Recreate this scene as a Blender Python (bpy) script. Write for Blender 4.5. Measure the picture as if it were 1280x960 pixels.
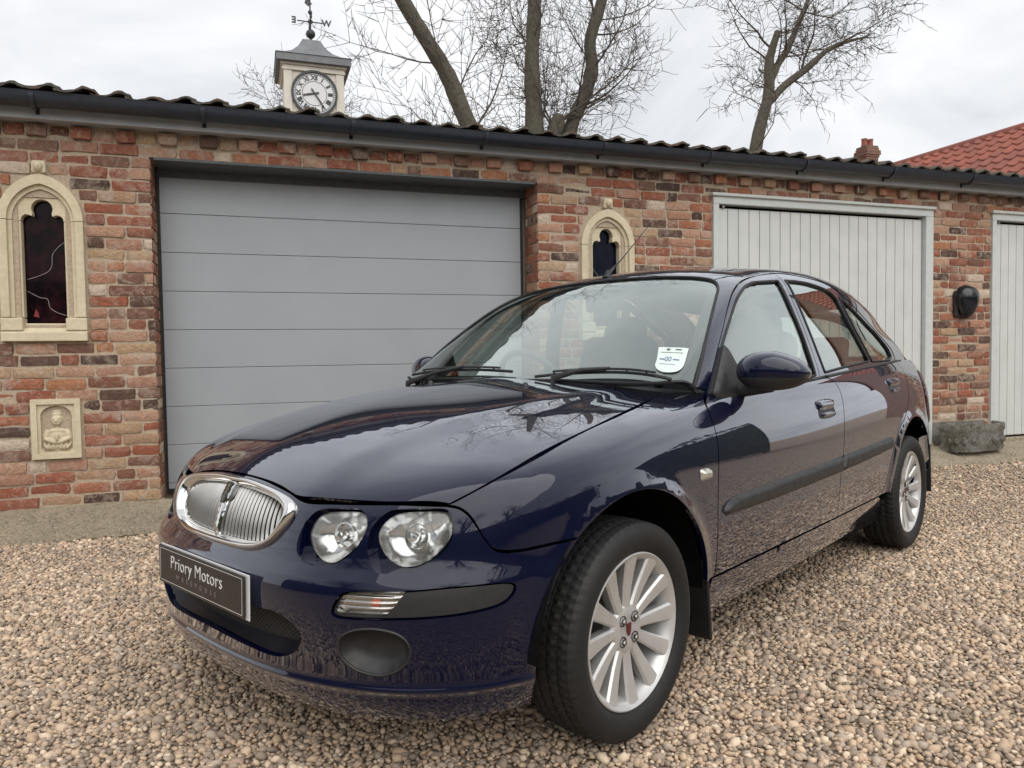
import bpy, bmesh, math, random
import numpy as np
from mathutils import Vector, Matrix
from mathutils.geometry import delaunay_2d_cdt
for o in list(bpy.data.objects): bpy.data.objects.remove(o)
SC = bpy.context.scene; COL = SC.collection
R_ = math.radians
# ---------------------------------------------------------------- camera
cam_d = bpy.data.cameras.new('camera'); cam = bpy.data.objects.new('camera', cam_d); COL.objects.link(cam)
cam_d.sensor_width = 36; cam_d.lens = 931.69/1280*36; cam_d.clip_start = .05; cam_d.clip_end = 3000
def cam_basis(yaw, pitch, roll):
    f = Vector((math.cos(yaw)*math.cos(pitch), math.sin(yaw)*math.cos(pitch), math.sin(pitch)))
    r = f.cross(Vector((0,0,1))).normalized(); d = f.cross(r)
    r2 = math.cos(roll)*r+math.sin(roll)*d; d2 = -math.sin(roll)*r+math.cos(roll)*d
    return r2, d2, f
_r, _d, _f = cam_basis(-2.3950, -.03926, .01474)
_m = Matrix((_r, -_d, -_f)).transposed().to_4x4(); _m.translation = (1.6207, 1.8963, 1.0232)
cam.matrix_world = _m; SC.camera = cam
# ---------------------------------------------------------------- light
SUN_EL, SUN_AZ = R_(48), R_(58)          # azimuth of the sun, measured from +X towards +Y
W = bpy.data.worlds.new('World'); SC.world = W; W.use_nodes = True
nt = W.node_tree; nt.nodes.clear(); N = nt.nodes.new; L = nt.links.new
out = N('ShaderNodeOutputWorld'); bg = N('ShaderNodeBackground'); bg.inputs[1].default_value = .1
sky = N('ShaderNodeTexSky'); sky.sky_type = 'NISHITA'; sky.sun_disc = False
sky.sun_elevation = SUN_EL; sky.sun_rotation = math.pi/2-SUN_AZ; sky.dust_density = 3
tc = N('ShaderNodeTexCoord'); sep = N('ShaderNodeSeparateXYZ'); L(tc.outputs['Generated'], sep.inputs[0])
mz = N('ShaderNodeMath'); mz.operation = 'ABSOLUTE'; L(sep.outputs[2], mz.inputs[0])
ma = N('ShaderNodeMath'); ma.operation = 'ADD'; L(mz.outputs[0], ma.inputs[0]); ma.inputs[1].default_value = .35
dv = N('ShaderNodeVectorMath'); dv.operation = 'DIVIDE'; L(tc.outputs['Generated'], dv.inputs[0]); L(ma.outputs[0], dv.inputs[1])
no = N('ShaderNodeTexNoise'); no.inputs['Scale'].default_value = 2.1; no.inputs['Detail'].default_value = 6; no.inputs['Roughness'].default_value = .55; no.inputs['Distortion'].default_value = .5
L(dv.outputs[0], no.inputs[0])
cr = N('ShaderNodeValToRGB'); L(no.outputs[0], cr.inputs[0])
cr.color_ramp.elements[0].position = .33; cr.color_ramp.elements[0].color = (.53,.545,.57,1)
cr.color_ramp.elements[1].position = .60; cr.color_ramp.elements[1].color = (.73,.732,.74,1)
sc_ = N('ShaderNodeVectorMath'); sc_.operation = 'SCALE'; L(cr.outputs[0], sc_.inputs[0]); sc_.inputs[3].default_value = 9.0
mx = N('ShaderNodeMix'); mx.data_type = 'RGBA'; mx.inputs[0].default_value = .93
L(sky.outputs[0], mx.inputs[6]); L(sc_.outputs[0], mx.inputs[7]); L(mx.outputs[2], bg.inputs[0]); L(bg.outputs[0], out.inputs[0])
sun_d = bpy.data.lights.new('sun', 'SUN'); sun_d.energy = 1.5; sun_d.angle = R_(75); sun_d.color = (1,.965,.92)
sun = bpy.data.objects.new('sun', sun_d); COL.objects.link(sun)
sdir = Vector((math.cos(SUN_EL)*math.cos(SUN_AZ), math.cos(SUN_EL)*math.sin(SUN_AZ), math.sin(SUN_EL)))
sun.rotation_euler = sdir.to_track_quat('Z', 'Y').to_euler(); sun.location = sdir*30
SC.view_settings.view_transform = 'Standard'; SC.view_settings.look = 'None'; SC.view_settings.gamma = 1
SC.view_settings.use_curve_mapping = False; SC.view_settings.exposure = .70
SC.render.engine = 'CYCLES'
rnd = random.Random(7); rng = np.random.default_rng(11)

# ---------------------------------------------------------------- materials
MATS = {}
class NM:
    """small node helper"""
    def __init__(s, name):
        s.m = bpy.data.materials.new(name); s.m.use_nodes = True; s.t = s.m.node_tree; s.t.nodes.clear()
        s.out = s.n('ShaderNodeOutputMaterial'); s.b = s.n('ShaderNodeBsdfPrincipled'); s.l(s.b.outputs[0], s.out.inputs[0]); MATS[name] = s.m
    def n(s, k, **kw):
        x = s.t.nodes.new(k)
        for a, b in kw.items(): setattr(x, a, b)
        return x
    def l(s, a, b): s.t.links.new(a, b)
    def set(s, **kw):
        for a, b in kw.items():
            i = s.b.inputs[a.replace('_', ' ')]
            if isinstance(b, (int, float)): i.default_value = b
            elif isinstance(b, tuple): i.default_value = (*b, 1) if len(b) == 3 else b
            else: s.l(b, i)
        return s
    def coord(s, kind='Object'): return s.n('ShaderNodeTexCoord').outputs[kind]
    def noise(s, scale, detail=4, rough=.55, vec=None, dist=0):
        x = s.n('ShaderNodeTexNoise'); x.inputs['Scale'].default_value = scale; x.inputs['Detail'].default_value = detail
        x.inputs['Roughness'].default_value = rough; x.inputs['Distortion'].default_value = dist
        s.l(vec if vec is not None else s.coord(), x.inputs[0]); return x.outputs[0]
    def ramp(s, fac, *stops, interp='LINEAR'):
        x = s.n('ShaderNodeValToRGB'); s.l(fac, x.inputs[0]); e = x.color_ramp; e.interpolation = interp
        while len(e.elements) < len(stops): e.elements.new(.5)
        for q, (p, c) in zip(e.elements, stops): q.position = p; q.color = (*c, 1) if len(c) == 3 else c
        return x.outputs[0]
    def mix(s, fac, a, b, mode='MIX'):
        x = s.n('ShaderNodeMix'); x.data_type = 'RGBA'; x.blend_type = mode
        for i, v in ((0, fac), (6, a), (7, b)):
            if isinstance(v, (int, float)): x.inputs[i].default_value = v
            elif isinstance(v, tuple): x.inputs[i].default_value = (*v, 1) if len(v) == 3 else v
            else: s.l(v, x.inputs[i])
        return x.outputs[2]
    def math(s, op, a, b=0.):
        x = s.n('ShaderNodeMath', operation=op)
        for i, v in ((0, a), (1, b)):
            if isinstance(v, (int, float)): x.inputs[i].default_value = v
            else: s.l(v, x.inputs[i])
        return x.outputs[0]
    def bump(s, h, strength=.3, dist=.01):
        x = s.n('ShaderNodeBump'); x.inputs['Strength'].default_value = strength; x.inputs['Distance'].default_value = dist
        s.l(h, x.inputs['Height']); s.l(x.outputs[0], s.b.inputs['Normal']); return s
    def rand(s): return s.n('ShaderNodeObjectInfo').outputs['Random']
    def attr(s, name): return s.n('ShaderNodeAttribute', attribute_name=name).outputs[0]
def plain(name, col, rough=.5, metal=0., var=.12, scale=30., bump=0., spec=.5, **kw):
    m = NM(name); c = m.noise(scale, 5)
    lo = tuple(v*(1-var) for v in col); hi = tuple(min(1, v*(1+var)) for v in col)
    m.set(Base_Color=m.ramp(c, (.3, lo), (.7, hi)), Metallic=metal, Roughness=m.ramp(m.noise(scale*.6, 3), (.3, (rough*.9,)*3), (.7, (min(1, rough*1.12),)*3)))
    m.b.inputs['Specular IOR Level'].default_value = spec
    for a, b in kw.items(): m.b.inputs[a.replace('_', ' ')].default_value = b
    if bump: m.bump(c, bump, .004)
    return m.m

# ---------------------------------------------------------------- mesh helpers
def tag(o, label=None, cat=None, group=None, kind=None):
    if label: o['label'] = label
    if cat: o['category'] = cat
    if group: o['group'] = group
    if kind: o['kind'] = kind
    return o
def empty(name, loc=(0,0,0), rz=0., parent=None):
    o = bpy.data.objects.new(name, None); COL.objects.link(o); o.location = loc; o.rotation_euler = (0,0,rz); o.empty_display_size = .2
    if parent: o.parent = parent
    return o
def link(name, me, mat=None, parent=None, loc=None, rot=None):
    o = bpy.data.objects.new(name, me); COL.objects.link(o)
    if mat is not None and not me.materials: me.materials.append(MATS[mat] if isinstance(mat, str) else mat)
    if parent: o.parent = parent
    if loc is not None: o.location = loc
    if rot is not None: o.rotation_euler = rot
    return o
class MB:
    def __init__(s): s.v = []; s.f = []
    def add(s, vs, fs):
        n = len(s.v); s.v.extend([tuple(map(float, v)) for v in vs]); s.f.extend([tuple(i+n for i in f) for f in fs]); return s
    def box(s, c, d, M=None, taper=1.):
        x, y, z = d[0]/2, d[1]/2, d[2]/2
        vs = [(-x,-y,-z),(x,-y,-z),(x,y,-z),(-x,y,-z),(-x*taper,-y*taper,z),(x*taper,-y*taper,z),(x*taper,y*taper,z),(-x*taper,y*taper,z)]
        if M is not None: vs = [tuple(M @ Vector(v)) for v in vs]
        return s.add([(v[0]+c[0], v[1]+c[1], v[2]+c[2]) for v in vs], [(0,3,2,1),(4,5,6,7),(0,1,5,4),(1,2,6,5),(2,3,7,6),(3,0,4,7)])
    def bbox(s, a, b): return s.box([(a[i]+b[i])/2 for i in range(3)], [abs(b[i]-a[i]) for i in range(3)])
    def tube(s, pts, rad, n=8, cap=True):
        pts = [Vector(p) for p in pts]; k = len(pts)
        rad = [rad]*k if isinstance(rad, (int, float)) else list(rad)
        up = None; base = len(s.v); vs = []
        for i, p in enumerate(pts):
            t = (pts[min(i+1,k-1)]-pts[max(i-1,0)]).normalized()
            if up is None: up = t.orthogonal().normalized()
            up = (up-t*up.dot(t)); up = up.normalized() if up.length > 1e-6 else t.orthogonal().normalized()
            w = t.cross(up)
            for j in range(n):
                a = 2*math.pi*j/n; vs.append(p+(up*math.cos(a)+w*math.sin(a))*rad[i])
        fs = [(i*n+j, i*n+(j+1)%n, (i+1)*n+(j+1)%n, (i+1)*n+j) for i in range(k-1) for j in range(n)]
        if cap: fs += [tuple(range(n))[::-1], tuple((k-1)*n+j for j in range(n))]
        return s.add(vs, fs)
    def lathe(s, prof, n=32, M=None, a0=0., a1=2*math.pi):
        """profile (r, h) turned round local Z"""
        full = abs(a1-a0-2*math.pi) < 1e-6; m = n if full else n+1; vs = []
        for r, h in prof:
            for j in range(m):
                a = a0+(a1-a0)*j/n; v = Vector((r*math.cos(a), r*math.sin(a), h)); vs.append(M @ v if M is not None else v)
        fs = [(i*m+j, i*m+(j+1)%m, (i+1)*m+(j+1)%m, (i+1)*m+j) for i in range(len(prof)-1) for j in range(n)]
        return s.add(vs, fs)
    def prism(s, poly, y0, y1, axis='y'):
        """flat outline (a, b) pulled along one axis"""
        f = {'y': lambda a, b, h: (a, h, b), 'x': lambda a, b, h: (h, a, b), 'z': lambda a, b, h: (a, b, h)}[axis]
        n = len(poly); vs = [f(a, b, y0) for a, b in poly]+[f(a, b, y1) for a, b in poly]
        return s.add(vs, [tuple(range(n)), tuple(range(2*n-1, n-1, -1))]+[(i, n+i, n+(i+1)%n, (i+1)%n) for i in range(n)])
    def mesh(s, name, smooth=None, bevel=0., seg=2, recalc=True):
        me = bpy.data.meshes.new(name); bm = bmesh.new()
        vv = [bm.verts.new(v) for v in s.v]
        for f in s.f:
            try: bm.faces.new([vv[i] for i in f])
            except ValueError: pass
        if recalc: bmesh.ops.recalc_face_normals(bm, faces=bm.faces)
        if bevel:
            es = [e for e in bm.edges if len(e.link_faces) == 2 and e.calc_face_angle(0) > R_(35)]
            bmesh.ops.bevel(bm, geom=es, offset=bevel, segments=seg, affect='EDGES', profile=.5, clamp_overlap=True)
        bm.to_mesh(me); bm.free()
        if smooth is not None:
            me.polygons.foreach_set('use_smooth', [True]*len(me.polygons))
            if smooth < 179: me.set_sharp_from_angle(angle=R_(smooth))
        me.update(); return me
    def obj(s, name, mat, parent=None, smooth=None, bevel=0., seg=2, loc=None, rot=None):
        return link(name, s.mesh(name, smooth, bevel, seg), mat, parent, loc, rot)
def catmull(pts, n=8, closed=False):
    P = [np.array(p, float) for p in pts]; k = len(P); o = []
    if k < 3 and not closed: 
        return [tuple(P[0]+(P[-1]-P[0])*t/n) for t in range(n+1)]
    for i in range(k if closed else k-1):
        p1, p2 = P[i % k], P[(i+1) % k]
        p0 = P[(i-1) % k] if closed or i > 0 else 2*p1-p2
        p3 = P[(i+2) % k] if closed or i < k-2 else 2*p2-p1
        for j in range(n):
            t = j/n; o.append(tuple(.5*(2*p1+(p2-p0)*t+(2*p0-5*p1+4*p2-p3)*t*t+(3*p1-p0-3*p2+p3)*t**3)))
    if not closed: o.append(tuple(P[-1]))
    return o
def text_mesh(body, size, name='lettering', extrude=.0006, spacing=1., align='CENTER', bold=0.):
    cu = bpy.data.curves.new(name, 'FONT'); cu.body = body; cu.size = size; cu.extrude = extrude; cu.align_x = align; cu.align_y = 'CENTER'
    cu.space_character = spacing; cu.offset = bold; cu.resolution_u = 3
    o = bpy.data.objects.new(name+'_curve', cu); COL.objects.link(o); bpy.context.view_layer.update()
    me = bpy.data.meshes.new_from_object(o.evaluated_get(bpy.context.evaluated_depsgraph_get())); me.name = name
    bpy.data.objects.remove(o); bpy.data.curves.remove(cu); return me
# ---------------------------------------------------------------- body surface
class Spl:
    """natural cubic spline, linear outside"""
    def __init__(s, *pts):
        pts = sorted(pts); s.x = np.array([p[0] for p in pts], float); s.y = np.array([p[1] for p in pts], float)
        n = len(s.x); h = np.diff(s.x); A = np.eye(n); b = np.zeros(n)
        for i in range(1, n-1):
            A[i,i-1] = h[i-1]; A[i,i] = 2*(h[i-1]+h[i]); A[i,i+1] = h[i]
            b[i] = 6*((s.y[i+1]-s.y[i])/h[i]-(s.y[i]-s.y[i-1])/h[i-1])
        s.m = np.linalg.solve(A, b); s.h = h
        s.d0 = (s.y[1]-s.y[0])/h[0]-h[0]*s.m[1]/6; s.d1 = (s.y[-1]-s.y[-2])/h[-1]+h[-1]*s.m[-2]/6
    def __call__(s, x):
        x = np.asarray(x, float); xc = np.clip(x, s.x[0], s.x[-1])
        i = np.clip(np.searchsorted(s.x, xc)-1, 0, len(s.h)-1); h = s.h[i]
        a = (s.x[i+1]-xc)/h; b = 1-a
        r = a*s.y[i]+b*s.y[i+1]+((a**3-a)*s.m[i]+(b**3-b)*s.m[i+1])*h*h/6
        return r+np.where(x < s.x[0], (x-s.x[0])*s.d0, 0)+np.where(x > s.x[-1], (x-s.x[-1])*s.d1, 0)
def smax(a, b, k):
    h = np.maximum(k-np.abs(a-b), 0)/k
    return np.maximum(a, b)+h**3*k/6
def sst(a, b, x):
    t = np.clip((x-a)/(b-a), 0, 1); return t*t*t*(t*(6*t-15)+10)

WB = 2.507; RW = .298
W_plan = Spl((-3.4,.765),(-3.1,.795),(-2.8,.814),(-2.5,.826),(-2.1,.833),(-1.6,.836),(-1.0,.834),(-.5,.828),(-.2,.825),(.1,.820),(.3,.808),(.5,.784),(.8,.73))
W_z = Spl((.12,-.10),(.2,-.055),(.26,-.028),(.34,-.012),(.45,-.002),(.55,0),(.65,-.002),(.70,-.006),(.75,-.014),(.80,-.027),(.85,-.048),(.89,-.074),(.92,-.102),(.95,-.14),(1.0,-.22))
X0_z = Spl((.10,.60),(.16,.68),(.20,.712),(.235,.731),(.30,.745),(.38,.759),(.45,.765),(.495,.762),(.515,.755),(.54,.736),(.60,.715),(.65,.702),(.70,.684),(.76,.65),(.9,.55))
C_y = Spl((0,0),(.1,.002),(.2,.008),(.3,.022),(.4,.049),(.5,.091),(.6,.153),(.68,.228),(.75,.325),(.80,.43),(.85,.58),(.9,.80))
Z_c = Spl((.9,.44),(.80,.56),(.72,.664),(.68,.704),(.643,.726),(.559,.769),(.417,.822),(.23,.868),(.037,.896),(-.124,.914),(-.3,.928),(-.55,.944),(-1,1.04),(-2,1.12),(-3.3,1.14))
XR_z = Spl((.15,3.08),(.25,3.16),(.4,3.215),(.5,3.22),(.6,3.20),(.75,3.17),(.9,3.12),(1.0,3.06))
def arch_bump(x, z):
    b = 0
    for xc in (-.012, -WB-.028):
        r = np.hypot(x-xc, z-RW)
        b = b+.013*np.exp(-((r-.368-.014*(xc < -1))/.028)**2)
    return b*sst(.18, .34, z)
def gLower(x, y, z):
    ay = np.sqrt(y*y+1e-6)
    side = ay-(W_plan(x)+W_z(z-.05*sst(-.7,-2.6,x))+arch_bump(x, z))
    d = 1e-3; cy = C_y(ay); dc = (C_y(ay+d)-cy)/d
    rg = .007*np.exp(-((z-.273)/.009)**2)*sst(.2, .34, x)
    side = side-rg
    front = (x-rg-(X0_z(z)-cy))/np.sqrt(1+dc*dc)
    rear = (-x-(XR_z(z)-.45*cy))/np.sqrt(1+(.45*dc)**2)
    a = .155-.05*sst(-.05, -.6, x)*0
    crease = .045*(np.sqrt(y*y+.0016)-.04)*sst(.8, .5, x)
    amp = np.interp(np.asarray(x, float), [-3.3,-.6,-.1,.3,.5,.7], [.03,.03,.042,.062,.058,.045])
    drop = amp*(ay/.71)**2.3+crease
    # the raised centre that widens from the grille to the windscreen
    yc = .50+.0*x
    drop = drop-.008*(1-sst(-.07, .07, ay-(.36-.16*(x-.6))))
    top = (z-(Z_c(x)-drop))/1.06
    g = smax(side, front, .10)
    g = smax(g, rear, .12)
    return smax(g, top, .13)
# cabin
ZR_c = Spl((-.6,1.295),(-.9,1.345),(-1.1,1.374),(-1.4,1.406),(-1.7,1.424),(-2.0,1.424),(-2.3,1.396),(-2.6,1.335),(-2.85,1.265),(-3.1,1.18))
Y2_z = Spl((.80,.752),(.9,.735),(1.0,.710),(1.1,.681),(1.2,.647),(1.3,.606),(1.4,.55))
Y2_x = Spl((-.2,-.07),(-.5,-.028),(-.8,-.008),(-1.2,.002),(-1.6,.002),(-2.0,-.006),(-2.4,-.030),(-2.8,-.082),(-3.2,-.15))
XW_z = Spl((.80,-.18),(.94,-.388),(1.08,-.602),(1.22,-.828),(1.36,-1.068),(1.5,-1.33))
def gCabin(x, y, z):
    ay = np.sqrt(y*y+1e-6)
    side = (ay-(Y2_z(z)+Y2_x(x)*np.where(x < -1.6, .42+.58*sst(.97, 1.2, z), 1.)))/1.04
    ws = (x-(XW_z(z)-.25*ay**2.3))*.53
    roof = (z-(ZR_c(x)-.22*ay**2.2+.05*ay**2.2*sst(-1.2,-1.6,x)))
    rear = (-x-(2.92+(1.25-z)*.75-.30*ay**2.2))*.75
    g = smax(ws, roof, .10)
    g = smax(g, rear, .08)
    return smax(g, side, .085)
def gBody(x, y, z): return -smax(-gLower(x, y, z), -gCabin(x, y, z), .04)
def solve(G, O, D, t0, t1, n=46):
    """root of G along O+t*D, inside (G<0) at t0 and outside at t1"""
    a = np.full(len(O), float(t0)); b = np.full(len(O), float(t1))
    for _ in range(n):
        m = (a+b)/2; P = O+D*m[:,None]; s = G(P[:,0], P[:,1], P[:,2]) < 0
        a = np.where(s, m, a); b = np.where(s, b, m)
    return O+D*((a+b)/2)[:,None]
def gradn(G, P, e=1.5e-3):
    g = np.zeros_like(P)
    for k in range(3):
        d = np.zeros(3); d[k] = e; A = P+d; B = P-d
        g[:,k] = (G(A[:,0],A[:,1],A[:,2])-G(B[:,0],B[:,1],B[:,2]))/(2*e)
    return g/np.maximum(np.linalg.norm(g, axis=1), 1e-9)[:,None]
# car materials
m = NM('paint'); fl = m.noise(2600, 1, .5); m.set(Base_Color=m.ramp(fl, (.35, (.0012,.0022,.0135)), (.75, (.0026,.0046,.027))), Metallic=0., Roughness=.40); m.b.inputs['Specular IOR Level'].default_value = .08
lw = m.n('ShaderNodeLayerWeight'); lw.inputs[0].default_value = .5; gl = m.n('ShaderNodeBsdfGlossy'); gl.inputs[0].default_value = (.93,.95,1.,1); gl.inputs['Roughness'].default_value = .012      # clear lacquer
ms = m.n('ShaderNodeMixShader'); m.l(m.math('ADD', m.math('MULTIPLY', m.math('POWER', lw.outputs['Facing'], 2.3), .97), .026), ms.inputs[0]); m.l(m.b.outputs[0], ms.inputs[1]); m.l(gl.outputs[0], ms.inputs[2]); m.l(ms.outputs[0], m.out.inputs[0])
def glassy(name, tint, gloss, a, b, p, haze=0.):
    m = NM(name); tr = m.n('ShaderNodeBsdfTransparent'); tr.inputs[0].default_value = tint; gl = m.n('ShaderNodeBsdfGlossy'); gl.inputs[0].default_value = gloss; gl.inputs['Roughness'].default_value = .005
    lw = m.n('ShaderNodeLayerWeight'); lw.inputs[0].default_value = .5; ms = m.n('ShaderNodeMixShader'); m.l(m.math('ADD', m.math('MULTIPLY', m.math('POWER', lw.outputs['Facing'], p), b), a), ms.inputs[0])
    df = m.n('ShaderNodeBsdfDiffuse'); df.inputs[0].default_value = (.7,.71,.70,1); m2 = m.n('ShaderNodeMixShader'); m2.inputs[0].default_value = haze; m.l(tr.outputs[0], m2.inputs[1]); m.l(df.outputs[0], m2.inputs[2])
    m.l(m2.outputs[0], ms.inputs[1]); m.l(gl.outputs[0], ms.inputs[2]); m.l(ms.outputs[0], m.out.inputs[0])
glassy('glass', (.82,.90,.86,1), (.92,1.,.97,1), .14, .85, 1.95)
glassy('lens', (.95,.96,.96,1), (1,1,1,1), .05, .9, 3.5, .08)
plain('chrome', (.78,.78,.77), .07, 1., .03); plain('chrome_rib', (.34,.34,.335), .34, 1., .05); plain('reflector', (.52,.525,.52), .17, 1., .03)
plain('alloy', (.58,.58,.57), .42, .55, .05); plain('trim', (.020,.020,.021), .48, 0, .2, 60, .05); plain('rubber', (.010,.010,.011), .55, 0, .2)
plain('tyre', (.009,.009,.009), .66, 0, .25, 90, .1); plain('black', (.004,.004,.004), .9, 0, .2, spec=.1); plain('frit', (.02,.02,.022), .5, 0, .1)
plain('recess', (.006,.006,.01), .4); plain('seat_cloth', (.13,.135,.145), .85, 0, .3, 200, .1); plain('dash', (.05,.05,.054), .6, 0, .2, 120, .1)
plain('steel', (.30,.29,.28), .35, 1., .1); plain('white_card', (.62,.70,.67), .4, 0, .03); plain('plate_black', (.022,.019,.017), .25, 0, .3, 14); plain('plate_edge', (.62,.62,.62), .35, 0, .04)
plain('white_ink', (.72,.72,.70), .5, 0, .03); plain('pink_ink', (.20,.145,.14), .5, 0, .05); plain('amber', (.75,.12,.02), .25, 0, .1); plain('badge_red', (.10,.012,.012), .3, 0, .1)
plain('gold', (.36,.33,.25), .3, 1., .1); plain('clear_lamp', (.52,.50,.44), .12, .55, .2, 240)
plain('green_ink', (.10,.16,.09), .5, 0, .05); plain('blue_ink', (.20,.26,.38), .5, 0, .05); plain('tail_red', (.035,.004,.005), .15, 0, .1)
m = NM('ribbed_lens')
wv = m.n('ShaderNodeTexWave'); wv.wave_type = 'BANDS'; wv.bands_direction = 'Z'; wv.inputs['Scale'].default_value = 26; m.l(m.coord(), wv.inputs[0])
tr = m.n('ShaderNodeBsdfTransparent'); tr.inputs[0].default_value = (.88,.87,.84,1); gl = m.n('ShaderNodeBsdfGlossy'); gl.inputs['Roughness'].default_value = .08
bp = m.n('ShaderNodeBump'); bp.inputs['Strength'].default_value = .8; bp.inputs['Distance'].default_value = .004; m.l(wv.outputs[1], bp.inputs['Height']); m.l(bp.outputs[0], gl.inputs['Normal'])
ms = m.n('ShaderNodeMixShader'); m.l(m.math('ADD', m.math('MULTIPLY', wv.outputs[1], .35), .15), ms.inputs[0]); m.l(tr.outputs[0], ms.inputs[1]); m.l(gl.outputs[0], ms.inputs[2]); m.l(ms.outputs[0], m.out.inputs[0])
# ---------------------------------------------------------------- panels cut from the body surface
def d_xz(p, s): n = len(p); return np.stack([p[:,0], np.zeros(n), p[:,1]], 1), np.tile([0., s, 0.], (n,1)), 0, 1.3
def d_xy(p, s): n = len(p); return np.stack([p[:,0], p[:,1], np.full(n,.3)], 1), np.tile([0.,0.,1.], (n,1)), 0, 1.6
def d_tz(p, s): n = len(p); a = p[:,0]/.75; return np.stack([np.zeros(n), np.zeros(n), p[:,1]], 1), np.stack([np.cos(a), s*np.sin(a), np.zeros(n)], 1), 0, 1.3
def d_rz(p, s): n = len(p); a = p[:,0]/.75; return np.stack([np.full(n,-2.3), np.zeros(n), p[:,1]], 1), np.stack([-np.cos(a), s*np.sin(a), np.zeros(n)], 1), 0, 1.4
DOM = {'xz': d_xz, 'xy': d_xy, 'tz': d_tz, 'rz': d_rz}
def tz(l): return [(math.radians(a)*.75, z) for a, z in l]
def mir(l): return [(-a, b) for a, b in l]
def onto(dom, G, pts, s=1, off=0.):
    p = np.array(pts, float); O, D, a, b = DOM[dom](p, s); P = solve(G, O, D, a, b); n = gradn(G, P); return P-n*off, n
def path(*runs, n=6, closed=True):
    o = []
    for r in runs:
        q = catmull(r, n) if len(r) > 2 else [tuple(map(float, v)) for v in r]
        if o and math.dist(o[-1], q[0]) < 1e-6: q = q[1:]
        o += q
    if closed and math.dist(o[0], o[-1]) < 1e-6: o.pop()
    return o
def resample(poly, step):
    o = []; k = len(poly)
    for i in range(k):
        a, b = np.array(poly[i]), np.array(poly[(i+1) % k]); d = np.linalg.norm(b-a)
        if d < 1e-5: continue
        m = max(1, int(math.ceil(d/step)))
        o += [tuple(a+(b-a)*j/m) for j in range(m)]
    r = [o[0]]
    for p in o[1:]:
        if math.dist(p, r[-1]) > step*.22: r.append(p)
    if math.dist(r[0], r[-1]) < step*.22: r.pop()
    return r
def area(p): a = np.array(p); b = np.roll(a, -1, 0); return float(np.sum(a[:,0]*b[:,1]-b[:,0]*a[:,1])/2)
def inset(poly, g):
    a = np.array(poly, float)
    if area(poly) < 0: a = a[::-1]
    if g == 0: return [tuple(v) for v in a]
    e = np.roll(a, -1, 0)-a; e /= np.maximum(np.linalg.norm(e, axis=1), 1e-9)[:,None]; nn = np.stack([-e[:,1], e[:,0]], 1)
    m = nn+np.roll(nn, 1, 0); m /= np.maximum(np.linalg.norm(m, axis=1), .35)[:,None]
    return [tuple(v) for v in a+m*g]
def inpoly(P, poly):
    a = np.array(poly); b = np.roll(a, -1, 0); r = np.zeros(len(P), bool)
    for (x0, y0), (x1, y1) in zip(a, b):
        if y0 == y1: continue
        c = ((y0 > P[:,1]) != (y1 > P[:,1])) & (P[:,0] < (x1-x0)*(P[:,1]-y0)/(y1-y0)+x0); r ^= c
    return r
def dist2(P, poly):
    a = np.array(poly); b = np.roll(a, -1, 0); o = np.full(len(P), 9.)
    for p, q in zip(a, b):
        d = q-p; t = np.clip(((P-p)@d)/max(d@d, 1e-12), 0, 1); o = np.minimum(o, np.linalg.norm(P-p-t[:,None]*d, axis=1))
    return o
def flat_mesh(outline, holes, res, extra=None, band=None):
    loops = [outline]+list(holes); pts = []; ed = []
    for l in loops:
        k = len(pts); pts += l; ed += [(k+i, k+(i+1) % len(l)) for i in range(len(l))]
    a = np.array(outline); lo, hi = a.min(0), a.max(0)
    gx = np.arange(lo[0]+res*.3, hi[0], res); gy = np.arange(lo[1]+res*.3, hi[1], res)
    Gp = np.array([(x+(res/2 if j % 2 else 0), y) for j, y in enumerate(gy) for x in gx])
    if band and len(Gp): Gp = Gp[(Gp[:,1] < band[0]) | (Gp[:,1] > band[1])]
    if extra is not None and len(extra): Gp = np.vstack([Gp, np.array(extra)]) if len(Gp) else np.array(extra)
    if len(Gp):
        k = inpoly(Gp, outline)
        for h in holes: k &= ~inpoly(Gp, h)
        Gp = Gp[k]
    if len(Gp):
        k = np.ones(len(Gp), bool)
        for l in loops: k &= dist2(Gp, l) > res*.42
        Gp = Gp[k]
    allp = [Vector(p) for p in pts]+[Vector(p) for p in Gp]
    vo, _, fo, *_ = delaunay_2d_cdt(allp, ed, [], 0, 1e-7)
    V = np.array([(v.x, v.y) for v in vo]); F = np.array([f for f in fo if len(f) == 3])
    c = V[F].mean(1); k = inpoly(c, outline)
    for h in holes: k &= ~inpoly(c, h)
    return V, F[k]
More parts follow.
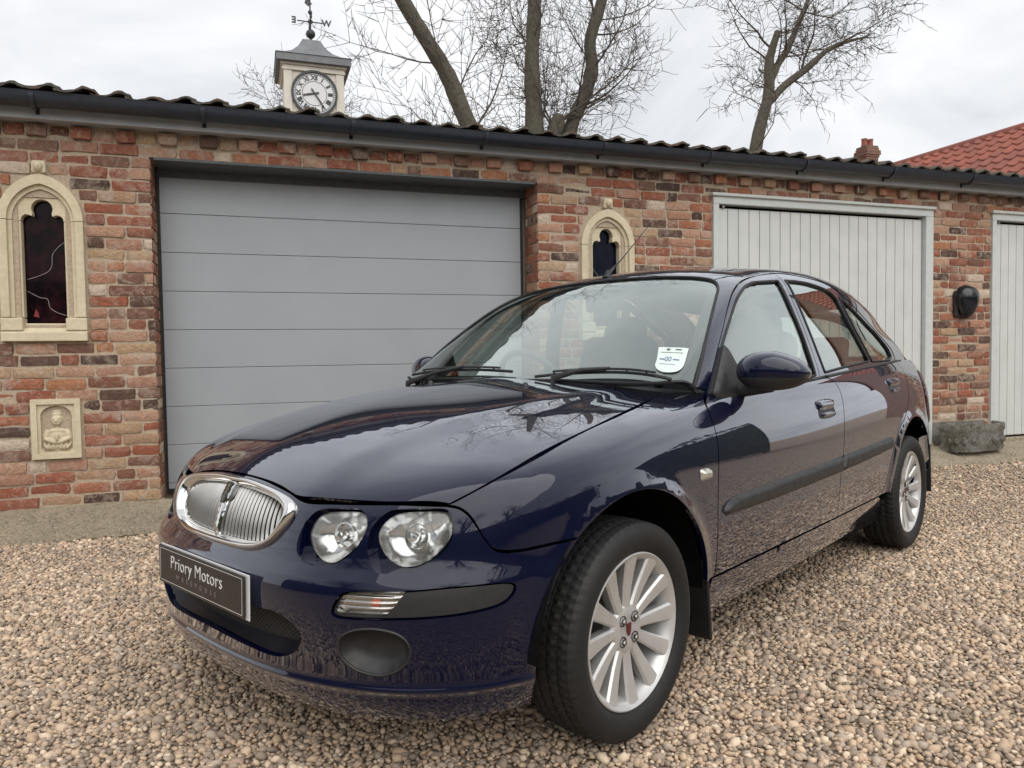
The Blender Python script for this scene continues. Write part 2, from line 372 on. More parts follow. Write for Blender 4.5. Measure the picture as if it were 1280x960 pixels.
def panel(name, outline, dom, G, mat, parent, holes=(), res=.022, gap=.0025, depth=.014, s=1, off=0., crown=None, extra=None, hgap=0., label=None, band=None):
    ol = inset(resample(outline, res*.8), gap); hs = [inset(resample(h, res*.6), -hgap) for h in holes]
    V, F = flat_mesh(ol, hs, res, extra, band)
    O, D, t0, t1 = DOM[dom](V, s); P = solve(G, O, D, t0, t1); n = gradn(G, P)
    P = P-n*off
    if crown:
        h, w = crown; d = dist2(V, ol)
        for q in hs: d = np.minimum(d, dist2(V, q))
        u = np.clip(d/w, 0, 1); P = P+n*(h*np.sqrt(np.maximum(0, 1-(1-u)**2)))[:,None]
    fn = np.cross(P[F[:,1]]-P[F[:,0]], P[F[:,2]]-P[F[:,0]]); flip = (fn*n[F[:,0]]).sum(1) < 0
    F = np.where(flip[:,None], F[:,::-1], F)
    nv = len(P); verts = [P]; nor = [n if not crown else np.zeros_like(n)]; faces = [tuple(map(int, f)) for f in F]
    if depth:
        cnt = {}
        for f in faces:
            for i in range(3):
                e = (f[i], f[(i+1) % 3]); cnt[e] = cnt.get(e, 0)+1
        be = [e for e in cnt if (e[1], e[0]) not in cnt]; idx = {}; tp = []; bt = []
        for e in be:
            for i in e:
                if i not in idx: idx[i] = len(tp); tp.append(P[i]); bt.append(P[i]-n[i]*depth)
        k = len(tp); verts += [np.array(tp), np.array(bt)]; nor += [np.zeros((2*k,3))]
        faces += [(nv+idx[b], nv+idx[a], nv+k+idx[a], nv+k+idx[b]) for a, b in be]
    Vv = np.vstack(verts); Nn = np.vstack(nor)
    me = bpy.data.meshes.new(name); me.from_pydata(Vv.tolist(), [], faces); me.polygons.foreach_set('use_smooth', [True]*len(me.polygons)); me.update()
    if not crown: me.normals_split_custom_set_from_vertices(Nn.tolist())
    o = link(name, me, mat, parent)
    if label: o['label'] = label
    return o
def strip_tube(name, pts3, r, mat, parent, n=6, closed=False):
    m = MB(); m.tube(list(pts3)+([pts3[0], pts3[1]] if closed else []), r, n, cap=not closed); return m.obj(name, mat, parent, smooth=60)

# ---------------------------------------------------------------- the car
car = tag(empty('hatchback_car'), 'dark navy blue five-door hatchback with chrome grille and silver alloy wheels parked on the gravel', 'car')
ARC_F, ARC_R = (-.012, .300, .365), (-2.535, .300, .383)
def arc(c, a0, a1, n=28): return [(c[0]+c[2]*math.cos(R_(a0+(a1-a0)*i/n)), c[1]+c[2]*math.sin(R_(a0+(a1-a0)*i/n))) for i in range(n+1)]
door_front = [(-.607,.886),(-.560,.873),(-.524,.858),(-.500,.840),(-.482,.810),(-.472,.765),(-.467,.729),(-.461,.694),(-.452,.634),(-.447,.584),(-.446,.489),(-.447,.398),(-.445,.338)]
mid_gap = [(-1.521,.908),(-1.559,.897),(-1.573,.868),(-1.562,.816),(-1.539,.752),(-1.516,.672),(-1.500,.604),(-1.486,.560),(-1.471,.519),(-1.465,.434),(-1.464,.347)]
rear_gap = [(-2.560,.957),(-2.573,.925),(-2.535,.858),(-2.492,.785),(-2.440,.730),(-2.372,.684),(-2.290,.645),(-2.212,.579),(-2.165,.522),(-2.129,.454),(-2.090,.386),(-2.040,.349)]
bon_side = [(.490,.638),(.478,.650),(.416,.679),(.330,.697),(.149,.700),(-.079,.687),(-.291,.655),(-.520,.606)]
bon_front = [(.650,0),(.650,.12),(.652,.2),(.655,.25),(.655,.285),(.646,.326),(.620,.404),(.590,.48),(.552,.552),(.490,.638)]
bon_rear = [(-.520,.606),(-.475,.52),(-.42,.37),(-.38,.2),(-.365,0)]
def my(l): return [(a, -b) for a, b in l]
half = path(bon_front, bon_side, bon_rear, closed=False)
bonnet = panel('bonnet', half+my(half[1:-1])[::-1], 'xy', gLower, 'paint', car, res=.024)
grille_o = [(0,.704),(6,.7035),(11.2,.700),(17,.693),(21.2,.684),(23.8,.672),(24.4,.656),(23.6,.633),(22.0,.608),(19.0,.572),(14.7,.551),(9.4,.545),(0,.543)]
grille_i = [(0,.688),(6,.688),(12,.683),(17,.675),(20.2,.662),(21.3,.645),(20.9,.622),(19.8,.600),(17.4,.579),(12.4,.570),(5,.567),(0,.567)]
intake_o = [(0,.431),(17.1,.431),(23.0,.431),(26.7,.412),(28.4,.385),(27.5,.353),(25,.327),(21,.314),(12.9,.317),(0,.322)]
lamp_i_rec = [(26.7,.570),(26.9,.625),(27.7,.642),(29.1,.659),(31.5,.668),(37.3,.672),(39.2,.660),(39.5,.632),(37.9,.590),(35.8,.563),(33,.547),(29.6,.543),(27.6,.550)]
lamp_i = [(28.1,.605),(28.5,.631),(29.7,.652),(31.8,.663),(35.2,.668),(37.9,.667),(39.0,.655),(39.2,.635),(38.6,.611),(37.3,.591),(35.2,.569),(33.2,.556),(30.9,.559),(29.1,.577)]
lamp_o_rec = [(39.9,.575),(39.9,.612),(40.8,.642),(43,.668),(45.3,.675),(49,.677),(52.3,.676),(53.5,.661),(53.6,.631),(52.6,.594),(50.2,.565),(47.1,.543),(43.4,.538),(41.1,.544)]
lamp_o = [(41.3,.613),(41.8,.638),(43.3,.659),(45.3,.670),(48,.673),(51.9,.672),(53.1,.657),(53.3,.635),(52.8,.611),(51.4,.587),(49.3,.565),(47.0,.556),(44.7,.558),(42.5,.577)]
ind_o = [(34.9,.457),(35.6,.482),(37.1,.496),(41,.501),(45.7,.503),(45.0,.483),(43.5,.455),(42.4,.447),(38.8,.445),(36,.447)]
strip_o = [(34.3,.450),(35.0,.477),(36.6,.498),(41,.504),(45.9,.506),(52.4,.512),(58.3,.513),(61.6,.510),(62.8,.499),(62.0,.476),(59.4,.458),(52.2,.446),(44.0,.441),(37.1,.438),(35.2,.440)]
fog_o = [(35.2,.369),(35.9,.397),(38.3,.415),(41.6,.420),(44.9,.409),(46.5,.382),(46.3,.350),(44.6,.324),(41.8,.310),(38.2,.318),(35.8,.342)]
def both(l): return l+mir(l[1:-1])[::-1]
B_half = path(tz([(0,.196),(20,.196),(40,.197),(55,.198),(66.3,.200)]), tz([(66.3,.200),(66.4,.29),(67.2,.378),(69,.47),(71.5,.53),(75,.583)]),
              tz([(75,.583),(68.1,.577),(63.5,.574),(60.2,.580),(58.5,.606),(57.4,.632),(56.1,.660),(54.6,.676),(52.7,.682)]), tz([(52.7,.682),(45,.6845),(39,.682),(33,.679),(27.5,.676),(24.8,.680),(21,.6925),(16,.702),(11,.709),(5,.7125),(0,.7125)]), closed=False)
B_holes = [path(tz(both(grille_o))), path(tz(both(intake_o)))]
B_holes[0] = path(both(tz(grille_o)) , n=4); B_holes[1] = path(both(tz(intake_o)), n=4)
for l in (lamp_i_rec, lamp_o_rec, strip_o, fog_o):
    c = catmull(tz(l), 4, True); B_holes += [c, mir(c)]
ex = [(a, z) for z in np.arange(.244, .304, .0033) for a in np.arange(-.88, .88, .017)]
bumper = panel('bumper', B_half+mir(B_half[1:-1])[::-1], 'tz', gLower, 'paint', car, holes=B_holes, res=.016, depth=.03, extra=ex, band=(.242,.306), label='dark blue bumper with plate, lower intake and fog lamp recesses')
rear_b = path(tz([(0,.21),(40,.21),(60,.22),(66,.24)]), tz([(66,.24),(67,.40),(66,.56)]), tz([(66,.56),(45,.57),(20,.575),(0,.575)]), closed=False)
panel('bumper', rear_b+mir(rear_b[1:-1])[::-1], 'rz', gLower, 'paint', car, res=.03, label='dark blue rear bumper')
tg = path(tz([(0,.585),(25,.585),(45,.585)]), tz([(45,.585),(46,.75),(46,.9),(44,1.0),(40,1.12),(30,1.24),(15,1.285),(0,1.295)]), closed=False)
tw = path(tz([(0,.985),(20,.985),(34,.99)]), tz([(34,.99),(33,1.08),(26,1.19),(12,1.235),(0,1.24)]), closed=False)
tgo = panel('tailgate', tg+mir(tg[1:-1])[::-1], 'rz', gBody, 'paint', car, holes=[tw+mir(tw[1:-1])[::-1]], res=.03)
panel('window', tw+mir(tw[1:-1])[::-1], 'rz', gBody, 'glass', tgo, res=.03, off=.006, depth=.004, label='tinted rear window')
SG = {1: 'side facing the camera', -1: 'side facing the garage'}
ws_edge = [(-.523,.705),(-.573,.694),(-.647,.673),(-.763,.634),(-.894,.589),(-.978,.556),(-1.030,.515),(-1.050,.470),(-1.056,.408),(-1.052,.275),(-1.046,.137),(-1.043,0)]
ws_base = [(-.372,0),(-.378,.15),(-.395,.35),(-.42,.52),(-.46,.64),(-.523,.705)]
ws_clear = [(-.400,0),(-.408,.2),(-.430,.45),(-.455,.58),(-.485,.640),(-.530,.655),(-.682,.612),(-.828,.566),(-.945,.528),(-.992,.478),(-1.010,.40),(-1.012,.2),(-1.010,0)]
wsh = path(ws_base, ws_edge, closed=False); wsc = path(ws_clear, closed=False)
ws = panel('windscreen', wsh+my(wsh[1:-1])[::-1], 'xy', gCabin, 'glass', car, res=.03, off=.004, depth=.005)
panel('border', wsh+my(wsh[1:-1])[::-1], 'xy', gCabin, 'frit', ws, holes=[wsc+my(wsc[1:-1])[::-1]], res=.03, off=.0085, depth=0, gap=.001, label='dark grey band round the windscreen')
fr_xy = [(-.588,.717),(-.674,.699),(-.798,.667),(-.905,.634),(-1.003,.606),(-1.122,.583),(-1.305,.563),(-1.43,.560),(-1.539,.560),(-1.727,.566),(-1.971,.572),(-2.141,.588)]
rf = path(ws_edge[::-1], [(-.523,.705),(-.588,.717)], fr_xy, [(-2.141,.588),(-2.3,.575),(-2.5,.55),(-2.68,.50),(-2.78,.38),(-2.81,.2),(-2.82,0)], closed=False)
roof = panel('roof', rf+my(rf[1:-1])[::-1], 'xy', gCabin, 'paint', car, res=.026, gap=.0015)
P, n = onto('xy', gCabin, resample(wsh+my(wsh[1:-1])[::-1], .03), off=-.0005)
strip_tube('seal', [tuple(p) for p in P], .0055, 'rubber', ws, closed=True)
fr_xz = [(-.588,.890),(-.674,.988),(-.798,1.105),(-.905,1.192),(-1.003,1.253),(-1.122,1.298),(-1.305,1.334),(-1.43,1.349),(-1.475,1.3535)]
fr_xz2 = [(-1.475,1.3535),(-1.539,1.357),(-1.727,1.357),(-1.971,1.345),(-2.141,1.310),(-2.355,1.220),(-2.57,1.130),(-2.700,1.033),(-2.715,.965)]
bp_mid = [(-1.475,1.3535),(-1.478,1.25),(-1.495,1.1),(-1.518,.97),(-1.524,.895)]
gl_f = path([(-.625,.898),(-.70,.985),(-.789,1.075),(-.954,1.202),(-1.076,1.265),(-1.148,1.286),(-1.212,1.298),(-1.423,1.316)], [(-1.423,1.316),(-1.426,1.266),(-1.437,1.186),(-1.457,1.08),(-1.473,.974),(-1.478,.921)], [(-1.478,.921),(-1.294,.905),(-.97,.892),(-.625,.898)])
gl_r = path([(-1.508,1.322),(-1.65,1.327),(-1.785,1.325),(-1.92,1.313),(-2.0,1.300),(-2.055,1.272)], [(-2.055,1.272),(-2.091,1.177),(-2.145,1.075),(-2.215,.966)], [(-2.215,.966),(-1.873,.948),(-1.590,.929)], [(-1.590,.929),(-1.562,1.026),(-1.540,1.125),(-1.522,1.234),(-1.508,1.322)])
gl_q = path([(-2.110,1.277),(-2.156,1.265),(-2.315,1.203),(-2.477,1.140),(-2.554,1.103),(-2.634,1.034),(-2.652,.985)], [(-2.652,.985),(-2.600,.970),(-2.539,.966),(-2.262,.964)], [(-2.262,.964),(-2.194,1.072),(-2.145,1.179),(-2.110,1.277)])
for s in (1, -1):
    w_top = [(.488,.684),(.478,.689),(.416,.718),(.330,.749),(.149,.798),(-.079,.840),(-.291,.869),(-.520,.893),(-.607,.888)]
    wing = panel('wing', path(w_top, door_front, arc(ARC_F, 174, 49), [(.219,.584),(.313,.5795),(.377,.577),(.424,.583),(.443,.609),(.451,.633),(.459,.66),(.470,.677),(.488,.684)]), 'xz', gLower, 'paint', car, res=.022, s=s, gap=.0022)
    d1 = panel('door', path([(-.607,.886),(-.75,.881),(-.909,.880),(-1.153,.892),(-1.457,.907),(-1.521,.908)], mid_gap, [(-1.464,.347),(-1.0,.345),(-.445,.338)], door_front[::-1]), 'xz', gLower, 'paint', car, res=.026, s=s, label='dark blue front door, '+SG[s])
    d2 = panel('door', path([(-1.521,.909),(-1.6,.914),(-1.988,.934),(-2.333,.948),(-2.560,.957)], rear_gap, [(-2.040,.349),(-1.75,.349),(-1.464,.347)], mid_gap[::-1]), 'xz', gLower, 'paint', car, res=.026, s=s, label='dark blue rear door, '+SG[s])
    qp = panel('quarter_panel', path(rear_gap[::-1], [(-2.560,.957),(-2.75,.966),(-2.95,.962)], [(-2.95,.962),(-3.0,.80),(-3.03,.60)], [(-3.03,.60),(-2.98,.56),(-2.93,.50),(-2.912,.36)], arc(ARC_R, 9, 172), [(-2.915,.352),(-2.040,.349)] if 0 else [arc(ARC_R,9,172)[-1],(-2.040,.349)]), 'xz', gLower, 'paint', car, res=.026, s=s)
    panel('pillar', path(fr_xz2[4:], [(-2.715,.965),(-2.72,.93),(-2.93,.93)], [(-2.93,.93),(-2.945,1.0),(-2.90,1.10),(-2.82,1.19),(-2.66,1.27),(-2.45,1.33),(-2.28,1.346),(-2.141,1.335)], [(-2.141,1.335),(-2.141,1.310)]), 'xz', gCabin, 'paint', car, res=.026, s=s, gap=.0015)
    f1 = panel('window_frame', path(fr_xz, bp_mid, [(-1.524,.895),(-1.2,.880),(-.9,.868),(-.588,.868)], [(-.588,.868),(-.588,.890)]), 'xz', gCabin, 'paint', d1, holes=[gl_f], res=.022, s=s, off=.002)
    f2 = panel('window_frame', path(fr_xz2, [(-2.715,.965),(-2.56,.945),(-2.0,.92),(-1.524,.895)], bp_mid[::-1]), 'xz', gCabin, 'paint', d2, holes=[gl_r, gl_q], res=.022, s=s, off=.002)
    for g, d in ((gl_f, d1), (gl_r, d2), (gl_q, d2)):
        panel('window', g, 'xz', gCabin, 'glass', d, res=.03, s=s, off=.009, depth=.004, gap=-.004)
        P, n = onto('xz', gCabin, resample(g, .025), s, off=.0035)
        strip_tube('seal', [tuple(p) for p in P], .0065, 'rubber', d, closed=True)
    # waist moulding along the foot of the glass
    for bl, d in (([(-.66,.885),(-.909,.884),(-1.153,.896),(-1.457,.911),(-1.505,.9125)], d1), ([(-1.535,.914),(-1.6,.918),(-1.988,.938),(-2.333,.952),(-2.56,.960),(-2.68,.963)], d2)):
        P, n = onto('xz', gLower, catmull(bl, 8), s, off=.004); strip_tube('waist_moulding', [tuple(p) for p in P], .0075, 'rubber', d)
    # rubbing strips on the doors
    panel('rubbing_strip', path([(-.495,.517),(-.482,.530),(-.489,.545),(-.512,.560),(-.576,.572),(-.845,.580),(-1.484,.596)], [(-1.484,.596),(-1.476,.562),(-1.459,.531)], [(-1.459,.531),(-.843,.518),(-.495,.517)]), 'xz', gLower, 'trim', d1, res=.009, s=s, gap=.001, off=-.001, crown=(.016,.02), depth=.006)
    panel('rubbing_strip', path([(-1.506,.597),(-2.05,.611),(-2.155,.612)], [(-2.155,.612),(-2.150,.585),(-2.140,.557)], [(-2.140,.557),(-1.9,.546),(-1.477,.532)], [(-1.477,.532),(-1.492,.562),(-1.506,.597)]), 'xz', gLower, 'trim', d2, res=.009, s=s, gap=.001, off=-.001, crown=(.016,.02), depth=.006)
    panel('sill', path([(-.440,.330),(-1.0,.337),(-1.464,.340),(-2.035,.342)], [(-2.035,.342),(-2.10,.30),(-2.13,.22)], [(-2.13,.22),(-1.2,.21),(-.42,.20)], [(-.42,.20),(-.425,.27),(-.440,.330)]), 'xz', gLower, 'paint', car, res=.026, s=s, off=.004, gap=.001)
    # door handles
    for hx, hz, d in ((-1.365,.795,d1), (-2.283,.850,d2)):
        ol = catmull([(hx+.075,hz+.030),(hx-.072,hz+.032),(hx-.080,hz),(hx-.075,hz-.033),(hx+.07,hz-.036),(hx+.078,hz)], 5, True)
        panel('handle_recess', ol, 'xz', gLower, 'recess', d, res=.012, s=s, gap=0, off=-.001, depth=.006)
        up = catmull([(hx+.072,hz+.030),(hx-.068,hz+.031),(hx-.074,hz+.012),(hx-.06,hz-.003),(hx+.06,hz-.004),(hx+.075,hz+.010)], 5, True)
        panel('door_handle', up, 'xz', gLower, 'paint', d, res=.009, s=s, gap=0, off=-.003, crown=(.010,.012), depth=.008)
        lo = catmull([(hx+.05,hz-.016),(hx-.05,hz-.014),(hx-.062,hz-.022),(hx-.045,hz-.031),(hx+.04,hz-.033),(hx+.058,hz-.024)], 5, True)
        panel('door_handle', lo, 'xz', gLower, 'paint', d, res=.009, s=s, gap=0, off=-.002, crown=(.012,.008), depth=.008)
    rp = catmull([(-.350,.678),(-.397,.676),(-.402,.660),(-.398,.644),(-.352,.646),(-.347,.662)], 4, True)
    panel('side_repeater', rp, 'xz', gLower, 'clear_lamp', wing, res=.008, s=s, gap=0, off=-.001, crown=(.014,.012), depth=.006)
# added matt black inner skin, so that gaps and openings read as shade
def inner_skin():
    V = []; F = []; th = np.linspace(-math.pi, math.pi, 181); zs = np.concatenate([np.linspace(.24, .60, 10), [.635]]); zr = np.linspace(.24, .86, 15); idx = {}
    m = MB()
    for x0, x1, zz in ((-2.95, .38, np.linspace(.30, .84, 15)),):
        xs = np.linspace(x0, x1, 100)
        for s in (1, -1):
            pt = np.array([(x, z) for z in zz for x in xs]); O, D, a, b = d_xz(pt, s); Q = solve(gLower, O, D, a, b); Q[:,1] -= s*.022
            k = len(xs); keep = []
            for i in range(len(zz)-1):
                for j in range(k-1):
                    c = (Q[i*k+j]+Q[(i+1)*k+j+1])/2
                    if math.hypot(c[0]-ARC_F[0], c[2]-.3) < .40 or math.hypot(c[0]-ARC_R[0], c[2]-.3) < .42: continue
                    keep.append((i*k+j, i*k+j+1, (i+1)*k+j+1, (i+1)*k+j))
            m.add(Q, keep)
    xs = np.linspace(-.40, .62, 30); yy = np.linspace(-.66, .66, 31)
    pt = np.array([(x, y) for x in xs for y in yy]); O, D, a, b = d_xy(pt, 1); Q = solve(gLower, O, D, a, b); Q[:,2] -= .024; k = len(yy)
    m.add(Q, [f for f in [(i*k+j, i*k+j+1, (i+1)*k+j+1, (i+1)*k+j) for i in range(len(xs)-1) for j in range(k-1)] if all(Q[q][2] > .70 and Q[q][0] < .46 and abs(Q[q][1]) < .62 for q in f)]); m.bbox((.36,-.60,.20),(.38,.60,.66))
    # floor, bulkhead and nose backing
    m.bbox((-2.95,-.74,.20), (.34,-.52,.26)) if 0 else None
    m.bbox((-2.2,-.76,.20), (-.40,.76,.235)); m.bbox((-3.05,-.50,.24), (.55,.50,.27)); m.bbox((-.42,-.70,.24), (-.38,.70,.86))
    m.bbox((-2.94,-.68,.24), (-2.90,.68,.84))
    return m.obj('shade_skin', 'black', car)
inner_skin()
for cx, cz, r in (ARC_F, ARC_R):
    for s in (1, -1):
        m = MB(); a = [R_(2+176*i/24) for i in range(25)]; ys = (s*.805, s*.70, s*.50)
        vs = [(cx+(r+.012)*math.cos(t), y, cz+(r+.012)*math.sin(t)) for y in ys for t in a]; k = len(a)
        m.add(vs, [(i*k+j, i*k+j+1, (i+1)*k+j+1, (i+1)*k+j) for i in range(2) for j in range(k-1)])
        c0 = len(m.v); m.add([(cx, s*.50, cz-.1)]+[(cx+(r+.012)*math.cos(t), s*.50, cz+(r+.012)*math.sin(t)) for t in a], [(0, j+1, j+2) for j in range(k-1)])
        m.obj('wheel_arch_liner', 'black', car, smooth=60)
# ---------------------------------------------------------------- lamps, grille, plate
def normal_frame(n):
    n = Vector(n).normalized(); q = n.to_track_quat('Z', 'Y'); return q.to_matrix()
for s in (1, -1):
    for rec, lens in ((lamp_i_rec, lamp_i), (lamp_o_rec, lamp_o)):
        r2, l2 = catmull(tz(rec), 4, True), catmull(tz(lens), 4, True)
        h = panel('headlight', r2, 'tz', gLower, 'paint', car, res=.014, s=s, gap=-.003, off=.030, depth=0, holes=[l2])
        panel('reflector', l2, 'tz', gLower, 'reflector', h, res=.010, s=s, gap=-.001, off=.016, crown=(-.052,.075), depth=0)
        c = np.mean(l2, 0); P, n = onto('tz', gLower, [c], s, off=.0); P, n = Vector(P[0]), Vector(n[0])
        ax = (n+Vector((.9,0,0))).normalized(); M = normal_frame(ax); Q = P-n*.060
        m = MB(); m.lathe([(.0,.042),(.011,.040),(.0145,.034),(.0145,0),(.02,-.004)], 20, M); m.obj('bulb_shield', 'chrome', h, smooth=40, loc=Q)
        m = MB(); m.lathe([(.026,.0),(.029,.012),(.031,.012),(.029,-.002)], 24, M); m.obj('reflector_ring', 'chrome', h, smooth=40, loc=Q+ax*.006)
        panel('lens', l2, 'tz', gLower, 'lens', h, res=.012, s=s, gap=.0005, off=.010, crown=(.010,.06), depth=.012)
    st, ii = catmull(tz(strip_o), 4, True), catmull(tz(ind_o), 4, True)
    sp = panel('bumper_strip', st, 'tz', gLower, 'trim', car, holes=[ii], res=.014, s=s, gap=.004, off=.006, depth=.012)
    ind = panel('indicator', ii, 'tz', gLower, 'reflector', car, res=.012, s=s, gap=0, off=.024, depth=0)
    panel('lens', ii, 'tz', gLower, 'ribbed_lens', ind, res=.008, s=s, gap=.001, off=.007, crown=(.005,.03), depth=.014)
    P, n = onto('tz', gLower, tz([(41.2,.474)]), s, off=.016); m = MB(); m.lathe([(0,.008),(.008,.006),(.011,0),(.011,-.008)], 16, normal_frame(n[0])); m.obj('bulb', 'amber', ind, smooth=50, loc=P[0])
    fo = catmull(tz(fog_o), 4, True)
    fb = panel('fog_lamp_recess', fo, 'tz', gLower, 'trim', car, res=.011, s=s, gap=.0015, off=.004, crown=(-.040,.075), depth=.0)
    P, n = onto('tz', gLower, resample(fo, .016), s, off=.001); strip_tube('rim', [tuple(p) for p in P], .0032, 'trim', fb, closed=True)
# grille
go, gi = path(both(tz(grille_o)), n=4), path(both(tz(grille_i)), n=4)
go = catmull(both(tz(grille_o)), 4, True); gi = catmull(both(tz(grille_i)), 4, True)
def ring_loft(name, outer, inner, prof, mat, parent, n=120):
    def byang(poly):
        q = np.array(resample(poly, .004)); c = np.array([0., .625]); d = (q-c)/np.array([1., .42]); a = np.arctan2(d[:,1], d[:,0]); o = np.argsort(a); a, q = a[o], q[o]
        t = np.linspace(-np.pi, np.pi, n, endpoint=False); aa = np.concatenate([a-2*np.pi, a, a+2*np.pi]); qq = np.concatenate([q, q, q]); return np.stack([np.interp(t, aa, qq[:,0]), np.interp(t, aa, qq[:,1])], 1)
    A, B = byang(outer), byang(inner); vs = []
    for t, h in prof:
        P, nn = onto('tz', gLower, A+(B-A)*t, 1, off=-h); vs += P.tolist()
    k = len(prof); m = MB(); m.add(vs, [(i*n+j, i*n+(j+1) % n, (i+1)*n+(j+1) % n, (i+1)*n+j) for i in range(k-1) for j in range(n)]); return m.obj(name, mat, parent, smooth=60)
gr = ring_loft('grille', go, gi, [(-.03,-.012),(-.02,.002),(.04,.010),(.15,.015),(.32,.018),(.52,.0175),(.70,.013),(.80,.006),(.86,.004),(.93,.003),(1.0,-.004),(1.02,-.035)], 'chrome', car); gr['label'] = 'chrome grille surround with fine upright vanes'
panel('backing', gi, 'tz', gLower, 'black', gr, res=.02, gap=-.006, off=.0145, depth=0)
gi_a = np.array(gi)
def zspan(a, poly):
    q = np.array(poly); zs = []
    for (a0, z0), (a1, z1) in zip(q, np.roll(q, -1, 0)):
        if (a0-a)*(a1-a) <= 0 and a0 != a1: zs.append(z0+(z1-z0)*(a-a0)/(a1-a0))
    return min(zs), max(zs)
amax = gi_a[:,0].max(); K = 31
for k in range(K):
    a = -amax+(2*amax)*(k+.5)/K
    if abs(a) < .012: continue
    z0, z1 = zspan(a, gi); z0 += .001; z1 -= .001; zz = np.linspace(z0, z1, 9)
    P, n = onto('tz', gLower, [(a, z) for z in zz], 1, off=.004)
    u = (zz-z0)/(z1-z0); dep = .003*(2*u-1)**2+.004
    m = MB(); pts = P-n*dep[:,None]; t = np.array([-n[4][1], n[4][0], 0.]); t /= np.linalg.norm(t)
    vs = []
    for p, q in zip(pts, n): vs += [p+q*.0025, p+t*.0036-q*.0035, p-t*.0036-q*.0035]
    m.add(vs, [(3*i+j, 3*i+(j+1) % 3, 3*i+3+(j+1) % 3, 3*i+3+j) for i in range(8) for j in range(3)])
    m.obj('vane', 'chrome_rib', gr, smooth=30)
cb = tz([(-1.15,.566),(1.15,.566),(1.35,.640),(1.35,.689),(-1.35,.689),(-1.35,.640)])
panel('centre_bar', resample(cb, .02), 'tz', gLower, 'chrome', gr, res=.008, gap=0, off=-.002, crown=(.006,.010), depth=.022)
bd = tz([(-1.75,.692),(1.75,.692),(1.55,.655),(1.0,.636),(-1.0,.636),(-1.55,.655)])
bg_ = panel('badge', resample(bd, .015), 'tz', gLower, 'chrome', car, res=.008, gap=0, off=-.006, crown=(.004,.004), depth=.016, label='small shield shaped badge on the grille')
bi = tz([(-1.3,.689),(1.3,.689),(1.15,.657),(.65,.640),(-.65,.640),(-1.15,.657)])
panel('enamel', resample(bi, .015), 'tz', gLower, 'plate_black', bg_, res=.008, gap=0, off=-.0108, depth=.001)
for zz, w in ((.681,.8),(.673,.95),(.665,.85),(.655,.6)):
    P, n = onto('tz', gLower, tz([(-w,zz-.002),(0,zz+.002),(w,zz-.002)]), 1, off=-.0115); strip_tube('sail', [tuple(p) for p in P], .0011, 'gold', bg_)
P, n = onto('tz', gLower, tz([(0,.646),(0,.686)]), 1, off=-.0115); strip_tube('mast', [tuple(p) for p in P], .0011, 'gold', bg_)
# lower intake: lip, mesh
io = catmull(both(tz(intake_o)), 4, True)
it = panel('intake', io, 'tz', gLower, 'recess', car, res=.012, gap=-.002, off=.010, crown=(-.055,.045), depth=0)
m = MB(); cells = []
for k in range(-70, 71):
    for sg in (1, -1):
        pts = []
        for z in np.linspace(.318, .428, 12):
            a = k*.0125+sg*(z-.37)*1.1
            if inpoly(np.array([(a, z)]), io)[0] and z > .345: pts.append((a, z))
            elif len(pts) > 1: break
        if len(pts) > 1:
            P, n = onto('tz', gLower, pts, 1, off=.034); m.tube([tuple(p) for p in P], .0014, 4, cap=False)
m.obj('mesh', 'trim', it)
# number plate
pl = empty('number_plate', (.7725,0,.457), parent=car); pl.rotation_euler = (0, R_(-1.2), 0)
m = MB(); m.bbox((-.006,-.247,-.0565), (-.003,.252,.0535)); m.obj('backing', 'plate_edge', pl, bevel=.006)
m = MB(); m.bbox((0,-.245,-.0525), (.004,.240,.0505)); m.obj('plate', 'plate_black', pl, bevel=.0015)
m = MB()
for a, b in (((-.236,-.0455),(.231,-.0443)), ((-.236,.0423),(.231,.0435)), ((-.236,-.0455),(-.2348,.0435)), ((.2298,-.0455),(.231,.0435))): m.bbox((.0036,a[0],a[1]), (.0046,b[0],b[1]))
m.obj('border', 'plate_edge', pl)
RX = Matrix(((0,0,1),(1,0,0),(0,1,0)))
def place_text(me, name, mat, parent, loc):
    me.transform(RX.to_4x4()); o = link(name, me, mat, parent, loc); o['kind'] = 'stuff'; return o
place_text(text_mesh('Priory Motors', .050, spacing=1.04, bold=-.0006), 'lettering', 'white_ink', pl, (.0046,-.018,.012))
place_text(text_mesh('WAREHOUSE', .019, spacing=2.55), 'lettering', 'pink_ink', pl, (.0046,-.018,-.0235))
